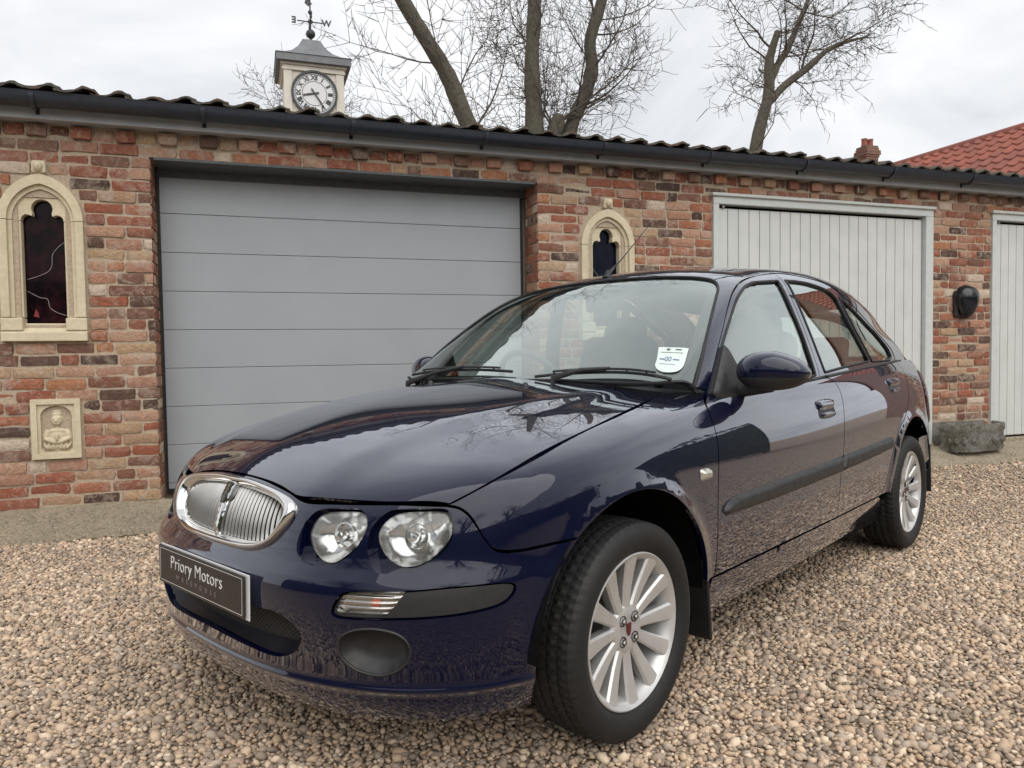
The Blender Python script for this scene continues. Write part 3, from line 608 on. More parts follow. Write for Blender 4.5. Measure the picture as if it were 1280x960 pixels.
# ---------------------------------------------------------------- cowl, wipers, jets, aerial
ch = path(bon_rear, [(-.365,0),(-.372,0)] , ws_base, [(-.523,.705),(-.588,.717)], [(-.588,.717),(-.600,.690),(-.520,.606)], closed=False)
chh = path(bon_rear[::-1], [(-.520,.606),(-.600,.690)], [(-.600,.690),(-.588,.717),(-.523,.705)], closed=False)
wb = path(ws_base[::-1], closed=False)
half_c = chh+wb
panel('scuttle', [(-.372,0)]+path(bon_rear[::-1], [(-.520,.606),(-.600,.690),(-.588,.717),(-.523,.705)], ws_base[::-1], closed=False)[1:-1]+my(path(bon_rear[::-1], [(-.520,.606),(-.600,.690),(-.588,.717),(-.523,.705)], ws_base[::-1], closed=False)[1:-1])[::-1] if 0 else path([(-.335,-.15),(-.335,.15)], [(-.335,.15),(-.36,.3),(-.42,.48),(-.50,.62),(-.575,.70)], [(-.575,.70),(-.555,.712),(-.523,.700)], [(-.523,.700),(-.49,.66),(-.44,.55),(-.41,.4),(-.39,.2),(-.385,0),(-.39,-.2),(-.41,-.4),(-.44,-.55),(-.49,-.66),(-.523,-.700)], [(-.523,-.700),(-.555,-.712),(-.575,-.70)], [(-.575,-.70),(-.50,-.62),(-.42,-.48),(-.36,-.3),(-.335,-.15)]), 'xy', gBody, 'trim', car, res=.022, off=.012, depth=.01)
def wiper(pts, piv):
    P, n = onto('xy', gCabin, catmull(pts, 8), 1, off=-.012); P = [Vector(p) for p in P]; n = [Vector(v) for v in n]
    m = MB()
    for i in range(len(P)-1): pass
    w = MB(); w.tube([p for p in P], .0055, 6); o = w.obj('wiper', 'rubber', car, smooth=60)
    b = MB(); b.tube([p+q*.014 for p, q in zip(P[3:-3], n[3:-3])], .0042, 6)
    for i in range(3, len(P)-3, 4): b.tube([P[i], P[i]+n[i]*.016], .003, 5)
    b.obj('wiper_bridge', 'trim', o, smooth=60)
    Q, k = onto('xy', gCabin, [piv], 1, off=-.008); Q = Vector(Q[0]); mid = P[len(P)//2]
    a = MB(); a.tube([Q-Vector((0,0,.02)), Q+Vector((0,0,.022)), Q.lerp(mid, .5)+Vector((0,0,.028)), mid+n[len(P)//2]*.016], [.013,.012,.008,.006], 8); a.obj('wiper_arm', 'trim', o, smooth=60)
wiper([(-.383,.16),(-.425,.36),(-.455,.52),(-.468,.655)], (-.36,.26)); wiper([(-.455,-.60),(-.43,-.35),(-.415,-.13),(-.405,.03)], (-.36,-.52))
for y in (.24, -.24):
    P, n = onto('xy', gLower, [(-.235,y)], 1); m = MB(); m.lathe([(0,.012),(.007,.010),(.010,.004),(.011,-.004)], 12); m.obj('washer_jet', 'trim', car, smooth=60, loc=P[0])
P, n = onto('xy', gCabin, [(-1.12,-.05)], 1); b = Vector(P[0]); m = MB(); m.lathe([(0,.03),(.008,.028),(.012,.012),(.022,.004),(.024,-.004)], 14); ae = m.obj('aerial', 'rubber', car, smooth=60, loc=b)
m = MB(); m.tube([(0,0,.015),(-.09,0,.07),(-.40,0,.31)], [.006,.003,.0011], 6); m.obj('mast', 'rubber', ae, smooth=60)
m = MB(); P, n = onto('xy', gCabin, [(-1.04,.50),(-1.10,.52),(-1.16,.535),(-1.19,.555)], 1, off=-.0004); m.tube([tuple(p) for p in P], .002, 5); m.obj('roof_seam', 'rubber', roof, smooth=60)
# ---------------------------------------------------------------- mirrors
def mirror(s):
    c = Vector((-.765,.862,.958)); u = Vector((-.42,.907,0)).normalized(); w = Vector((u.y,-u.x,0))  # u outward, w forward
    def shell(k0, k1, zlo, zhi, nu=28, nv=16):
        m = MB(); vs = []
        for i in range(nv+1):
            la = -math.pi/2+math.pi*(zlo+(zhi-zlo)*i/nv)
            for j in range(nu+1):
                lo = -math.pi/2+math.pi*j/nu
                x = math.copysign(abs(math.sin(lo))**.85, math.sin(lo))*math.cos(la)**.72; y = math.cos(lo)**.9*math.cos(la)**.8
                z = math.sin(la)
                tp = 1-.28*max(0, x)
                q = c+u*(x*.118)+w*(y*.078+.0)+Vector((0,0,z*.066*tp-.010*max(0, x)))
                vs.append((q.x, s*q.y, q.z))
        m.add(vs, [(i*(nu+1)+j, i*(nu+1)+j+1, (i+1)*(nu+1)+j+1, (i+1)*(nu+1)+j) for i in range(nv) for j in range(nu)]); return m
    o = shell(0,1,.40,1.).obj('door_mirror', 'paint', car, smooth=180)
    shell(0,1,0.,.40).obj('mirror_shell', 'trim', o, smooth=180)
    m = MB(); ring = []
    for j in range(28):
        a = 2*math.pi*j/28; q = c+u*(.108*math.cos(a))-w*.004+Vector((0,0,.058*math.sin(a)*(1-.25*max(0, math.cos(a))))); ring.append((q.x, s*q.y, q.z))
    m.add(ring, [tuple(range(28))]); m.obj('mirror_glass', 'chrome', o)
    # sail plate in the corner of the window, and the arm
    pl_ = path([(-.600,.885),(-.66,.955),(-.735,1.035),(-.752,1.035)], [(-.752,1.035),(-.80,.96),(-.835,.895)], [(-.835,.895),(-.80,.868),(-.72,.855),(-.64,.86),(-.600,.885)])
    panel('sail_plate', pl_, 'xz', gCabin, 'trim', o, res=.014, s=s, gap=0, off=-.014, crown=(.012,.03), depth=.03)
    m = MB(); m.tube([(-.755,s*.70,.895),(-.76,s*.765,.893),(-.768,s*.81,.902),(-.772,s*.85,.915)], [.030,.024,.024,.030], 10); m.obj('mirror_arm', 'trim', o, smooth=70)
for s in (1, -1): mirror(s)
# ---------------------------------------------------------------- wheels
AX = Matrix(((1,0,0),(0,0,1),(0,-1,0)))     # local Z of a lathe -> +Y
def tyre_mesh():
    prof = [(.198,-.080),(.207,-.082),(.212,-.088),(.226,-.0975),(.245,-.1005),(.262,-.0965),(.275,-.0885),(.2815,-.080)]
    tread = []
    for h0, h1 in ((-.080,-.052),(-.046,-.020),(-.014,.014),(.020,.046),(.052,.080)):
        tread += [(.2850-.35*(h0/.08)**2*.012, h0, 1), (.2870-.35*((h0+h1)/2/.08)**2*.012, (h0+h1)/2, 1), (.2850-.35*(h1/.08)**2*.012, h1, 1)]
        if h1 < .08: tread += [(.2780, h1+.0012, 0), (.2780, h1+.0048, 0)]
    full = [(r, h, 0) for r, h in prof]+tread+[(r, -h, 0) for r, h in prof[::-1]]
    NA = 300; V = []; 
    for i, (r, h, t) in enumerate(full):
        for j in range(NA):
            rr = r
            sk = int(round(abs(h)*160)) if abs(h) < .05 else int(round(abs(h)*60))
            per = 4 if abs(h) > .05 else 5
            if t and (j+sk) % per == 0: rr = r-.0042
            if .27 < r < .283 and not t and abs(h) > .079 and j % 4 == 0: rr = r-.002
            a = 2*math.pi*j/NA; V.append((rr*math.cos(a), h if h > 0 else h*.86, rr*math.sin(a)))
    F = [(i*NA+j, i*NA+(j+1) % NA, (i+1)*NA+(j+1) % NA, (i+1)*NA+j) for i in range(len(full)-1) for j in range(NA)]
    m = MB(); m.add(V, F); return m.mesh('tyre', smooth=28)
def wheel_proto():
    m = MB()
    # rim barrel and lip (axis +Y outward, outer lip at +.084)
    m.lathe([(.180,-.09),(.178,-.06),(.176,.0),(.177,.045),(.183,.066),(.190,.0775),(.1965,.082),(.201,.0855),(.2045,.084),(.2045,.078),(.196,.070)], 64, AX)
    m.lathe([(.0,.062),(.030,.062),(.034,.063),(.052,.064),(.062,.060),(.068,.050),(.066,.028),(.0,.024)], 40, AX)
    w = m.mesh('wheel', smooth=35)
    sp = MB(); st = [(.050,.0150,.0610,.034),(.070,.0158,.0605,.034),(.11,.0182,.0640,.034),(.15,.0215,.0705,.034),(.186,.0250,.0775,.034),(.197,.0262,.0800,.030)]
    vs = []
    for r, hw, h, th in st: vs += [(r, h-.006, -hw), (r, h, -hw+.005), (r, h+.001, 0), (r, h, hw-.005), (r, h-.006, hw), (r, h-th, hw*.75), (r, h-th, -hw*.75)]
    sp.add(vs, [(7*i+j, 7*i+(j+1) % 7, 7*i+7+(j+1) % 7, 7*i+7+j) for i in range(5) for j in range(7)]+[tuple(range(7)), tuple(35+j for j in range(7))[::-1]])
    spm = sp.mesh('spoke', smooth=35)
    bo = MB(); bo.lathe([(.0,.012),(.005,.012),(.0075,.009),(.0075,-.002)], 6, AX); bom = bo.mesh('wheel_bolt', smooth=30)
    so = MB(); so.lathe([(.0115,.0),(.0145,.0015),(.0145,-.002)], 18, AX); som = so.mesh('bolt_ring', smooth=30)
    cp = MB(); cp.prism([(-.010,.016),(.010,.016),(.0085,-.004),(.004,-.016),(-.004,-.016),(-.0085,-.004)], .0625, .0655); cpm = cp.mesh('centre_badge')
    di = MB(); di.lathe([(.0,.005),(.07,.006),(.07,.014),(.125,.014),(.125,-.006),(.07,-.006),(.0,-.006)], 48, AX); dim = di.mesh('brake_disc', smooth=40)
    return w, spm, bom, som, cpm, dim, tyre_mesh()
wm = wheel_proto()
for x, y, rz, ry in ((0,.7385,0,.0), (-WB,.7355,0,.55), (0,-.7385,math.pi,.3), (-WB,-.7355,math.pi,.9)):
    w = link('wheel', wm[0], 'alloy', car, (x,y,RW), (0,0,rz))
    link('tyre', wm[6], 'tyre', w)
    for k in range(12): link('spoke', wm[1], 'alloy', w, rot=(0, ry+k*math.pi/6, 0))
    for k in range(4):
        a = ry+math.pi/4+k*math.pi/2; link('wheel_bolt', wm[2], 'steel', w, (.039*math.cos(a),.0615,.039*math.sin(a))); link('bolt_recess', wm[3], 'rubber', w, (.039*math.cos(a),.0640,.039*math.sin(a)))
    link('centre_badge', wm[4], 'badge_red', w, rot=(0,ry*.5,0)); link('brake_disc', wm[5], 'steel', w, (0,-.02,0))
for s in (1, -1):
    for x, z0, z1, y0, y1 in ((-.402,.150,.40,.60,.822), (-2.925,.235,.50,.62,.815)):
        m = MB(); m.box((0,0,0), (.012, y1-y0, z1-z0)); m.obj('mud_flap', 'rubber', car, bevel=.004, loc=(x, s*(y0+y1)/2, (z0+z1)/2), rot=(0, R_(6), 0))
    t = path([(-2.86,.905),(-2.96,.905)], [(-2.96,.905),(-3.0,.80),(-3.01,.62)], [(-3.01,.62),(-2.93,.62),(-2.86,.70),(-2.84,.80),(-2.86,.905)])
    panel('tail_lamp', t, 'xz', gLower, 'tail_red', car, res=.02, s=s, gap=0, off=-.002, crown=(.006,.02), depth=.006)
# ---------------------------------------------------------------- cabin
m = MB()
ys = np.linspace(-.68,.68,15)
dp = [(-.40,.905),(-.55,.918),(-.72,.905),(-.80,.865),(-.82,.80),(-.78,.62),(-.70,.45)]
m.add([(x-.05*(y/.68)**2, y, z-.03*(y/.68)**2+ (.022 if -.62 < y < -.1 and i in (2,3) else 0)) for i, (x, z) in enumerate(dp) for y in ys], [(i*15+j, i*15+j+1, (i+1)*15+j+1, (i+1)*15+j) for i in range(6) for j in range(14)])
m.obj('dashboard', 'dash', car, smooth=60)
m = MB(); C0 = Vector((-.97,-.36,.875)); ax = Vector((-.85,0,.52)).normalized(); M = normal_frame(ax)
ring = [C0+M @ Vector((.185*math.cos(a), .185*math.sin(a), 0)) for a in np.linspace(0, 2*math.pi, 41)]
m.tube(ring, .0145, 8, cap=False); m.lathe([(0,.0),(.06,.0),(.065,-.02),(.06,-.04),(0,-.05)], 20, Matrix.Translation(C0) @ M.to_4x4())
for a in (0, math.pi, -math.pi/2): m.tube([C0-ax*.02, C0+M @ Vector((.18*math.cos(a), .18*math.sin(a), 0))], .012, 6)
m.obj('steering_wheel', 'dash', car, smooth=60)
def seat(y, x=-1.35):
    m = MB(); m.box((x+.10,y,.50), (.52,.50,.16)); b = m.obj('seat', 'seat_cloth', car, smooth=40, bevel=.05, seg=3)
    m = MB(); MR = Matrix.Rotation(R_(-18), 3, 'Y'); m.box((0,0,0), (.15,.50,.60), taper=.86); link('backrest', m.mesh('backrest', 40, .055, 3), 'seat_cloth', b, (x-.24,y,.82), (0,R_(-17),0))
    m = MB(); m.lathe([(0,-.10),(.09,-.098),(.125,-.07),(.135,-.02),(.13,.04),(.10,.085),(.05,.10),(0,.102)], 24); hm = m.mesh('headrest', 180)
    for v in hm.vertices: v.co.x *= .40
    link('headrest', hm, 'seat_cloth', b, (x-.36,y,1.115), (0,R_(-12),0))
    m = MB()
    for d in (-.05,.05): m.tube([(x-.32,y+d,1.0),(x-.36,y+d,1.10)], .006, 6)
    m.obj('headrest_post', 'steel', b)
seat(.36); seat(-.36)
m = MB(); m.box((-2.16,0,.50), (.48,1.24,.18)); rb = m.obj('seat', 'seat_cloth', car, smooth=40, bevel=.05, seg=3)
m = MB(); m.box((0,0,0), (.14,1.22,.50)); link('backrest', m.mesh('backrest', 40, .05, 3), 'seat_cloth', rb, (-2.50,0,.72), (0,R_(-20),0))
for y in (.36,-.36):
    m = MB(); m.box((0,0,0), (.08,.25,.15)); link('headrest', m.mesh('headrest', 40, .035, 3), 'seat_cloth', rb, (-2.60,y,1.02), (0,R_(-16),0))
m = MB(); m.box((0,0,0), (.028,.235,.062)); mi = m.obj('cabin_mirror', 'rubber', car, smooth=40, bevel=.012, loc=(-1.03,.0,1.235), rot=(0,R_(12),R_(-12)))
m = MB(); m.tube([(0,0,.02),(.02,0,.08)], .01, 6); m.obj('stem', 'rubber', mi)
hl = path([(-1.05,-.50),(-1.05,.50)], [(-1.05,.50),(-1.3,.54),(-2.0,.54),(-2.5,.50)], [(-2.5,.50),(-2.78,.3),(-2.78,-.3),(-2.5,-.50)], [(-2.5,-.50),(-2.0,-.54),(-1.3,-.54),(-1.05,-.50)])
plain('headlining', (.34,.34,.33), .9); panel('headlining', hl, 'xy', gCabin, 'headlining', car, res=.05, off=.03, depth=0)
for s in (1,-1):
    m = MB(); m.bbox((-2.6, s*.66, .30), (-.55, s*.70, .86)); m.obj('door_trim', 'dash', car)
# sticker inside the windscreen
st = path([(-.600,.530),(-.622,.632)], [(-.622,.632),(-.56,.652),(-.535,.655),(-.512,.645),(-.498,.615),(-.502,.585),(-.520,.565),(-.545,.556),(-.600,.530)])
sk = panel('sticker', st, 'xy', gCabin, 'white_card', ws, res=.02, gap=0, off=.0065 if 0 else -.0005, depth=.0008, label='white tax-disc style sticker with small print on the windscreen')
def ink(pts, r, mat):
    P, n = onto('xy', gCabin, pts, 1, off=-.0012); strip_tube('print', [tuple(p) for p in P], r, mat, sk, n=4)
def bl(u, v):  # u 0..1 across, v 0..1 down the card
    a = np.array([-.600,.530]); b = np.array([-.622,.632]); c = np.array([-.512,.570]); d = np.array([-.528,.652])
    t = a+(b-a)*u; q = c+(d-c)*u; return tuple(t+(q-t)*v)
ink([bl(.32,.10),bl(.36,.16),bl(.40,.10)], .004, 'green_ink'); ink([bl(.60,.12),bl(.80,.12)], .003, 'green_ink'); ink([bl(.12,.27),bl(.88,.27)], .0015, 'green_ink')
ink([bl(.12,.62),bl(.30,.62)], .003, 'blue_ink'); ink([bl(.62,.62),bl(.85,.62)], .003, 'blue_ink'); ink([bl(.15,.85),bl(.75,.85)], .0012, 'blue_ink')
for u0 in (.37,.50): ink([bl(u0+.045*math.cos(a), .60+.11*math.sin(a)) for a in np.linspace(0, 2*math.pi, 13)], .0016, 'blue_ink')
# ---------------------------------------------------------------- building materials
def brick_ramp(m, fac):
    cols = [(0.374,0.124,0.073),(0.094,0.059,0.047),(0.506,0.267,0.181),(0.264,0.119,0.077),(0.33,0.109,0.067),(0.528,0.356,0.215),(0.462,0.247,0.172),(0.209,0.099,0.069),(0.44,0.173,0.099),(0.55,0.327,0.224),(0.132,0.074,0.056),(0.396,0.139,0.084),(0.484,0.213,0.107),(0.726,0.594,0.464),(0.308,0.119,0.077),(0.484,0.307,0.198),(0.363,0.134,0.086),(0.242,0.129,0.09)]
    return m.ramp(fac, *[(i/len(cols), c) for i, c in enumerate(cols)], interp='CONSTANT')
def brick_mat(name, island):
    m = NM(name); r = m.n('ShaderNodeNewGeometry').outputs['Random Per Island'] if island else m.rand()
    base = brick_ramp(m, r); co = m.n('ShaderNodeNewGeometry').outputs['Position']
    r2 = m.math('FRACT', m.math('MULTIPLY', r, 37.7)); r3 = m.math('FRACT', m.math('MULTIPLY', r, 91.3))
    n1 = m.noise(11, 7, .7, co, .4); n2 = m.noise(55, 6, .7, co); n3 = m.noise(1.6, 3, .5, co); n4 = m.noise(130, 3, .6, co); n5 = m.noise(24, 6, .7, co, .6)
    c = m.mix(m.ramp(n2, (.40, (0,0,0)), (.72, (.7,)*3)), base, m.mix(.65, base, (.085,.058,.050)))                  # dark firing blotches
    c = m.mix(m.math('MULTIPLY', m.ramp(n5, (.50, (0,0,0)), (.60, (1,1,1))), m.ramp(r3, (.15, (.12,)*3), (.8, (.9,)*3))), c, m.mix(.4, base, (.56,.44,.35)))     # lime wash that stuck to some bricks
    c = m.mix(m.math('MULTIPLY', m.ramp(n1, (.48, (0,0,0)), (.62, (1,1,1))), m.ramp(r2, (.3, (.05,)*3), (1., (.8,)*3))), c, (.50,.415,.335))
    c = m.mix(m.ramp(n4, (.62, (0,0,0)), (.74, (.45,)*3)), c, (.58,.49,.41))                                          # pale grit
    c = m.mix(m.ramp(n3, (.5, (0,0,0)), (.72, (.20,)*3)), c, (.38,.28,.22))
    m.set(Base_Color=c, Roughness=.95); m.b.inputs['Specular IOR Level'].default_value = .15
    h = m.math('ADD', m.math('MULTIPLY', n2, .8), m.math('ADD', n5, m.math('MULTIPLY', n4, .35))); m.bump(h, 1., .016)
brick_mat('brick', False); brick_mat('brick_bulk', True)
m = NM('mortar'); co = m.coord(); n1 = m.noise(60, 6, .7, co); n2 = m.noise(3, 4, .6, co)
m.set(Base_Color=m.mix(m.ramp(n2, (.35, (0,0,0)), (.7, (1,1,1))), m.ramp(n1, (.3, (.36,.275,.19)), (.7, (.55,.44,.32))), m.ramp(n1, (.3, (.33,.265,.20)), (.7, (.50,.42,.33)))), Roughness=.95); m.bump(n1, .8, .01)
m = NM('stone'); co = m.coord(); n1 = m.noise(34, 6, .65, co); n2 = m.noise(3.5, 5, .6, co)
m.set(Base_Color=m.mix(m.ramp(n2, (.4, (0,0,0)), (.75, (.55,)*3)), m.ramp(n1, (.25, (.54,.46,.315)), (.75, (.68,.60,.44))), (.40,.335,.225)), Roughness=.9); m.bump(n1, .35, .006)
m = NM('planter_stone'); co = m.coord(); n1 = m.noise(40, 6, .7, co); n2 = m.noise(9, 5, .65, co)
m.set(Base_Color=m.mix(m.ramp(n2, (.42, (0,0,0)), (.62, (1,1,1))), m.ramp(n1, (.3, (.10,.095,.08)), (.7, (.27,.26,.235))), m.ramp(n1, (.3, (.055,.045,.032)), (.7, (.15,.14,.11)))), Roughness=.95); m.bump(n1, .9, .012)
m = NM('concrete'); co = m.coord(); n1 = m.noise(85, 7, .75, co); n2 = m.noise(4, 5, .6, co); n3 = m.noise(16, 5, .65, co); v = m.n('ShaderNodeTexVoronoi'); v.inputs['Scale'].default_value = 95; m.l(co, v.inputs[0]); sv = m.n('ShaderNodeSeparateColor'); m.l(v.outputs['Color'], sv.inputs[0])
c = m.mix(m.ramp(n2, (.35, (0,0,0)), (.7, (1,1,1))), m.ramp(n1, (.3, (.38,.305,.20)), (.7, (.70,.60,.44))), m.ramp(n1, (.3, (.27,.22,.15)), (.7, (.58,.49,.36))))
c = m.mix(m.ramp(sv.outputs[0], (.55, (0,0,0)), (.8, (.6,)*3)), c, m.ramp(sv.outputs[1], (.2, (.15,.12,.085)), (.8, (.68,.58,.44))))
c = m.mix(m.ramp(n3, (.54, (0,0,0)), (.70, (.4,)*3)), c, (.17,.145,.09))
m.set(Base_Color=c, Roughness=.95); m.bump(m.math('ADD', n1, m.math('MULTIPLY', v.outputs['Distance'], -.5)), 1., .03)
m = NM('moss'); n1 = m.noise(50, 6, .7); m.set(Base_Color=m.ramp(n1, (.3, (.055,.05,.018)), (.7, (.14,.12,.05))), Roughness=1.); m.bump(n1, 1., .02)
m = NM('door_steel'); co = m.coord(); n1 = m.noise(3, 4, .6, co); m.set(Base_Color=m.ramp(n1, (.3, (.315,.335,.355)), (.7, (.335,.357,.377))), Roughness=.42); m.b.inputs['Specular IOR Level'].default_value = .35
m = NM('door_board'); co = m.coord(); n1 = m.noise(5, 5, .6, co); n2 = m.noise(40, 4, .6, co)
m.set(Base_Color=m.mix(m.ramp(n2, (.55, (0,0,0)), (.8, (.25,)*3)), m.ramp(n1, (.3, (.52,.54,.52)), (.7, (.59,.605,.585))), (.36,.38,.36)), Roughness=.5)
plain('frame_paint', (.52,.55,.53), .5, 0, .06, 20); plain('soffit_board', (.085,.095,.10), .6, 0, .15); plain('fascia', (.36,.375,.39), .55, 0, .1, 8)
plain('gutter', (.024,.030,.042), .34, 0, .2); wg = NM('window_glass'); q_ = wg.noise(7, 5, .7); wg.set(Base_Color=wg.ramp(q_, (.42, (.004,.0025,.004)), (.72, (.034,.010,.012))), Roughness=.10); wg.b.inputs['Specular IOR Level'].default_value = .12; wg = NM('blue_glass'); q_ = wg.noise(7, 5, .7); wg.set(Base_Color=wg.ramp(q_, (.42, (.003,.004,.010)), (.72, (.007,.010,.026))), Roughness=.10); wg.b.inputs['Specular IOR Level'].default_value = .12; plain('pale_line_grey', (.33,.30,.31), .5); plain('ornament_red', (.16,.012,.014), .5)
m = NM('far_brick'); co = m.coord(); mp = m.n('ShaderNodeMapping'); m.l(co, mp.inputs[0]); mp.inputs['Rotation'].default_value = (R_(90),0,R_(90)); bt = m.n('ShaderNodeTexBrick'); m.l(mp.outputs[0], bt.inputs[0]); bt.inputs['Color1'].default_value = (.22,.085,.055,1); bt.inputs['Color2'].default_value = (.13,.065,.05,1); bt.inputs['Mortar'].default_value = (.26,.21,.165,1); bt.inputs['Scale'].default_value = 1.; bt.inputs['Brick Width'].default_value = .225; bt.inputs['Row Height'].default_value = .075; bt.inputs['Mortar Size'].default_value = .008
m.set(Base_Color=m.mix(m.ramp(m.noise(3, 5), (.35, (0,0,0)), (.7, (.5,)*3)), bt.outputs[0], (.11,.07,.055)), Roughness=.95)
m = NM('pantile'); co = m.n('ShaderNodeNewGeometry').outputs['Position']; n1 = m.noise(26, 6, .7, co); n2 = m.noise(7, 5, .6, co)
m.set(Base_Color=m.mix(m.ramp(n2, (.34, (0,0,0)), (.54, (1,1,1))), m.ramp(n1, (.3, (.085,.055,.043)), (.7, (.15,.09,.068))), m.ramp(n1, (.3, (.045,.043,.035)), (.7, (.115,.11,.085)))), Roughness=.95); m.bump(n1, .8, .012)
m = NM('red_tile'); co = m.coord(); n1 = m.noise(9, 5, .7, co); n2 = m.noise(1.1, 4, .6, co); rr = m.n('ShaderNodeNewGeometry').outputs['Random Per Island']
m.set(Base_Color=m.mix(m.ramp(n2, (.4, (0,0,0)), (.7, (.6,)*3)), m.mix(m.ramp(rr, (0, (0,0,0)), (1, (.7,)*3)), (.30,.092,.062), (.20,.070,.052)), (.17,.075,.06)), Roughness=.9); m.bump(n1, .5, .02)
plain('charger_black', (.010,.012,.016), .16, 0, .2); plain('clock_white', (.62,.63,.64), .5, 0, .04); plain('clock_black', (.012,.014,.018), .4); plain('tower_cream', (.60,.565,.49), .65, 0, .07, 6); plain('lead', (.15,.155,.165), .6, 0, .15, 9)
plain('iron', (.03,.03,.032), .5)
m = NM('bark'); co = m.coord(); n1 = m.noise(14, 6, .7, co); n2 = m.noise(3, 3, .5, co)
m.set(Base_Color=m.mix(m.ramp(n2, (.4, (0,0,0)), (.7, (.6,)*3)), m.ramp(n1, (.3, (.045,.038,.030)), (.7, (.13,.112,.088))), (.10,.105,.070)), Roughness=.95); m.bump(n1, .9, .03)
plain('twig', (.075,.062,.050), .9, 0, .3, 8); plain('leaf_dark', (.035,.055,.020), .6, 0, .4, 3)
m = NM('gravel_base'); v = m.n('ShaderNodeTexVoronoi'); v.inputs['Scale'].default_value = 55; m.l(m.coord(), v.inputs[0]); sepc = m.n('ShaderNodeSeparateColor'); m.l(v.outputs['Color'], sepc.inputs[0])
GR = [(0.59,0.437,0.303),(0.423,0.334,0.253),(0.688,0.529,0.376),(0.337,0.264,0.198),(0.518,0.392,0.282),(0.47,0.346,0.255),(0.791,0.637,0.474),(0.4,0.316,0.245),(0.553,0.397,0.271),(0.295,0.234,0.18),(0.638,0.477,0.328),(0.498,0.408,0.323)]
m.set(Base_Color=m.mix(m.ramp(v.outputs['Distance'], (.25, (0,0,0)), (.75, (1,1,1))), m.ramp(sepc.outputs[0], *[(i/len(GR), c) for i, c in enumerate(GR)], interp='CONSTANT'), (.145,.118,.09)), Roughness=.95)
inv = m.math('SUBTRACT', 1., v.outputs['Distance']); m.bump(inv, .9, .02)
m = NM('pebble'); rr = m.n('ShaderNodeNewGeometry').outputs['Random Per Island']; co = m.coord(); n1 = m.noise(160, 4, .6, co); n2 = m.noise(.9, 4, .6, co)
c = m.ramp(rr, *[(i/len(GR), c) for i, c in enumerate(GR)], interp='CONSTANT'); c = m.mix(m.ramp(n1, (.35, (0,0,0)), (.75, (.45,)*3)), c, m.mix(.5, c, (.12,.095,.075)))
c = m.mix(m.ramp(n2, (.45, (0,0,0)), (.7, (.28,)*3)), c, (.13,.11,.095)); m.set(Base_Color=c, Roughness=.72); m.b.inputs['Specular IOR Level'].default_value = .3
# ---------------------------------------------------------------- ground
WY = 2.65041; EV = Vector((math.cos(WY), math.sin(WY), 0)); NV = Vector((-math.sin(WY), math.cos(WY), 0)); WD = 2.61748
def wl(u, off, z=0.): return NV*(WD+off)+EV*u+Vector((0,0,z))
def gz(u, off): t = min(1, max(0, (off+1.0)/.65)); return .022*t*t*(3-2*t)
CP = Vector((1.6207,1.8963,1.0232))
def px(P):
    q = Vector(P)-CP; d = q.dot(_f)
    return (640+931.69*q.dot(_r)/d, 480+931.69*q.dot(_d)/d, d)
gs = [-1500,-300,-60,-14,-8,-4,-2,-1.2]+[-1.0+.05*i for i in range(14)]+[.2,8,60,300,1500]
us = [-1500,-300,-40,-10,-6,-3,0,3,6,10,14,40,300,1500]
V = [(u, o, (gz(u, o) if -1.2 < o < 1 else (.022 if o >= 1 else 0))-.006) for o in gs for u in us]; k = len(us)
m = MB(); m.add(V, [(i*k+j, i*k+j+1, (i+1)*k+j+1, (i+1)*k+j) for i in range(len(gs)-1) for j in range(k-1)])
ground = m.obj('gravel_ground', 'gravel_base', smooth=60, loc=NV*WD, rot=(0,0,WY)); tag(ground, kind='structure')
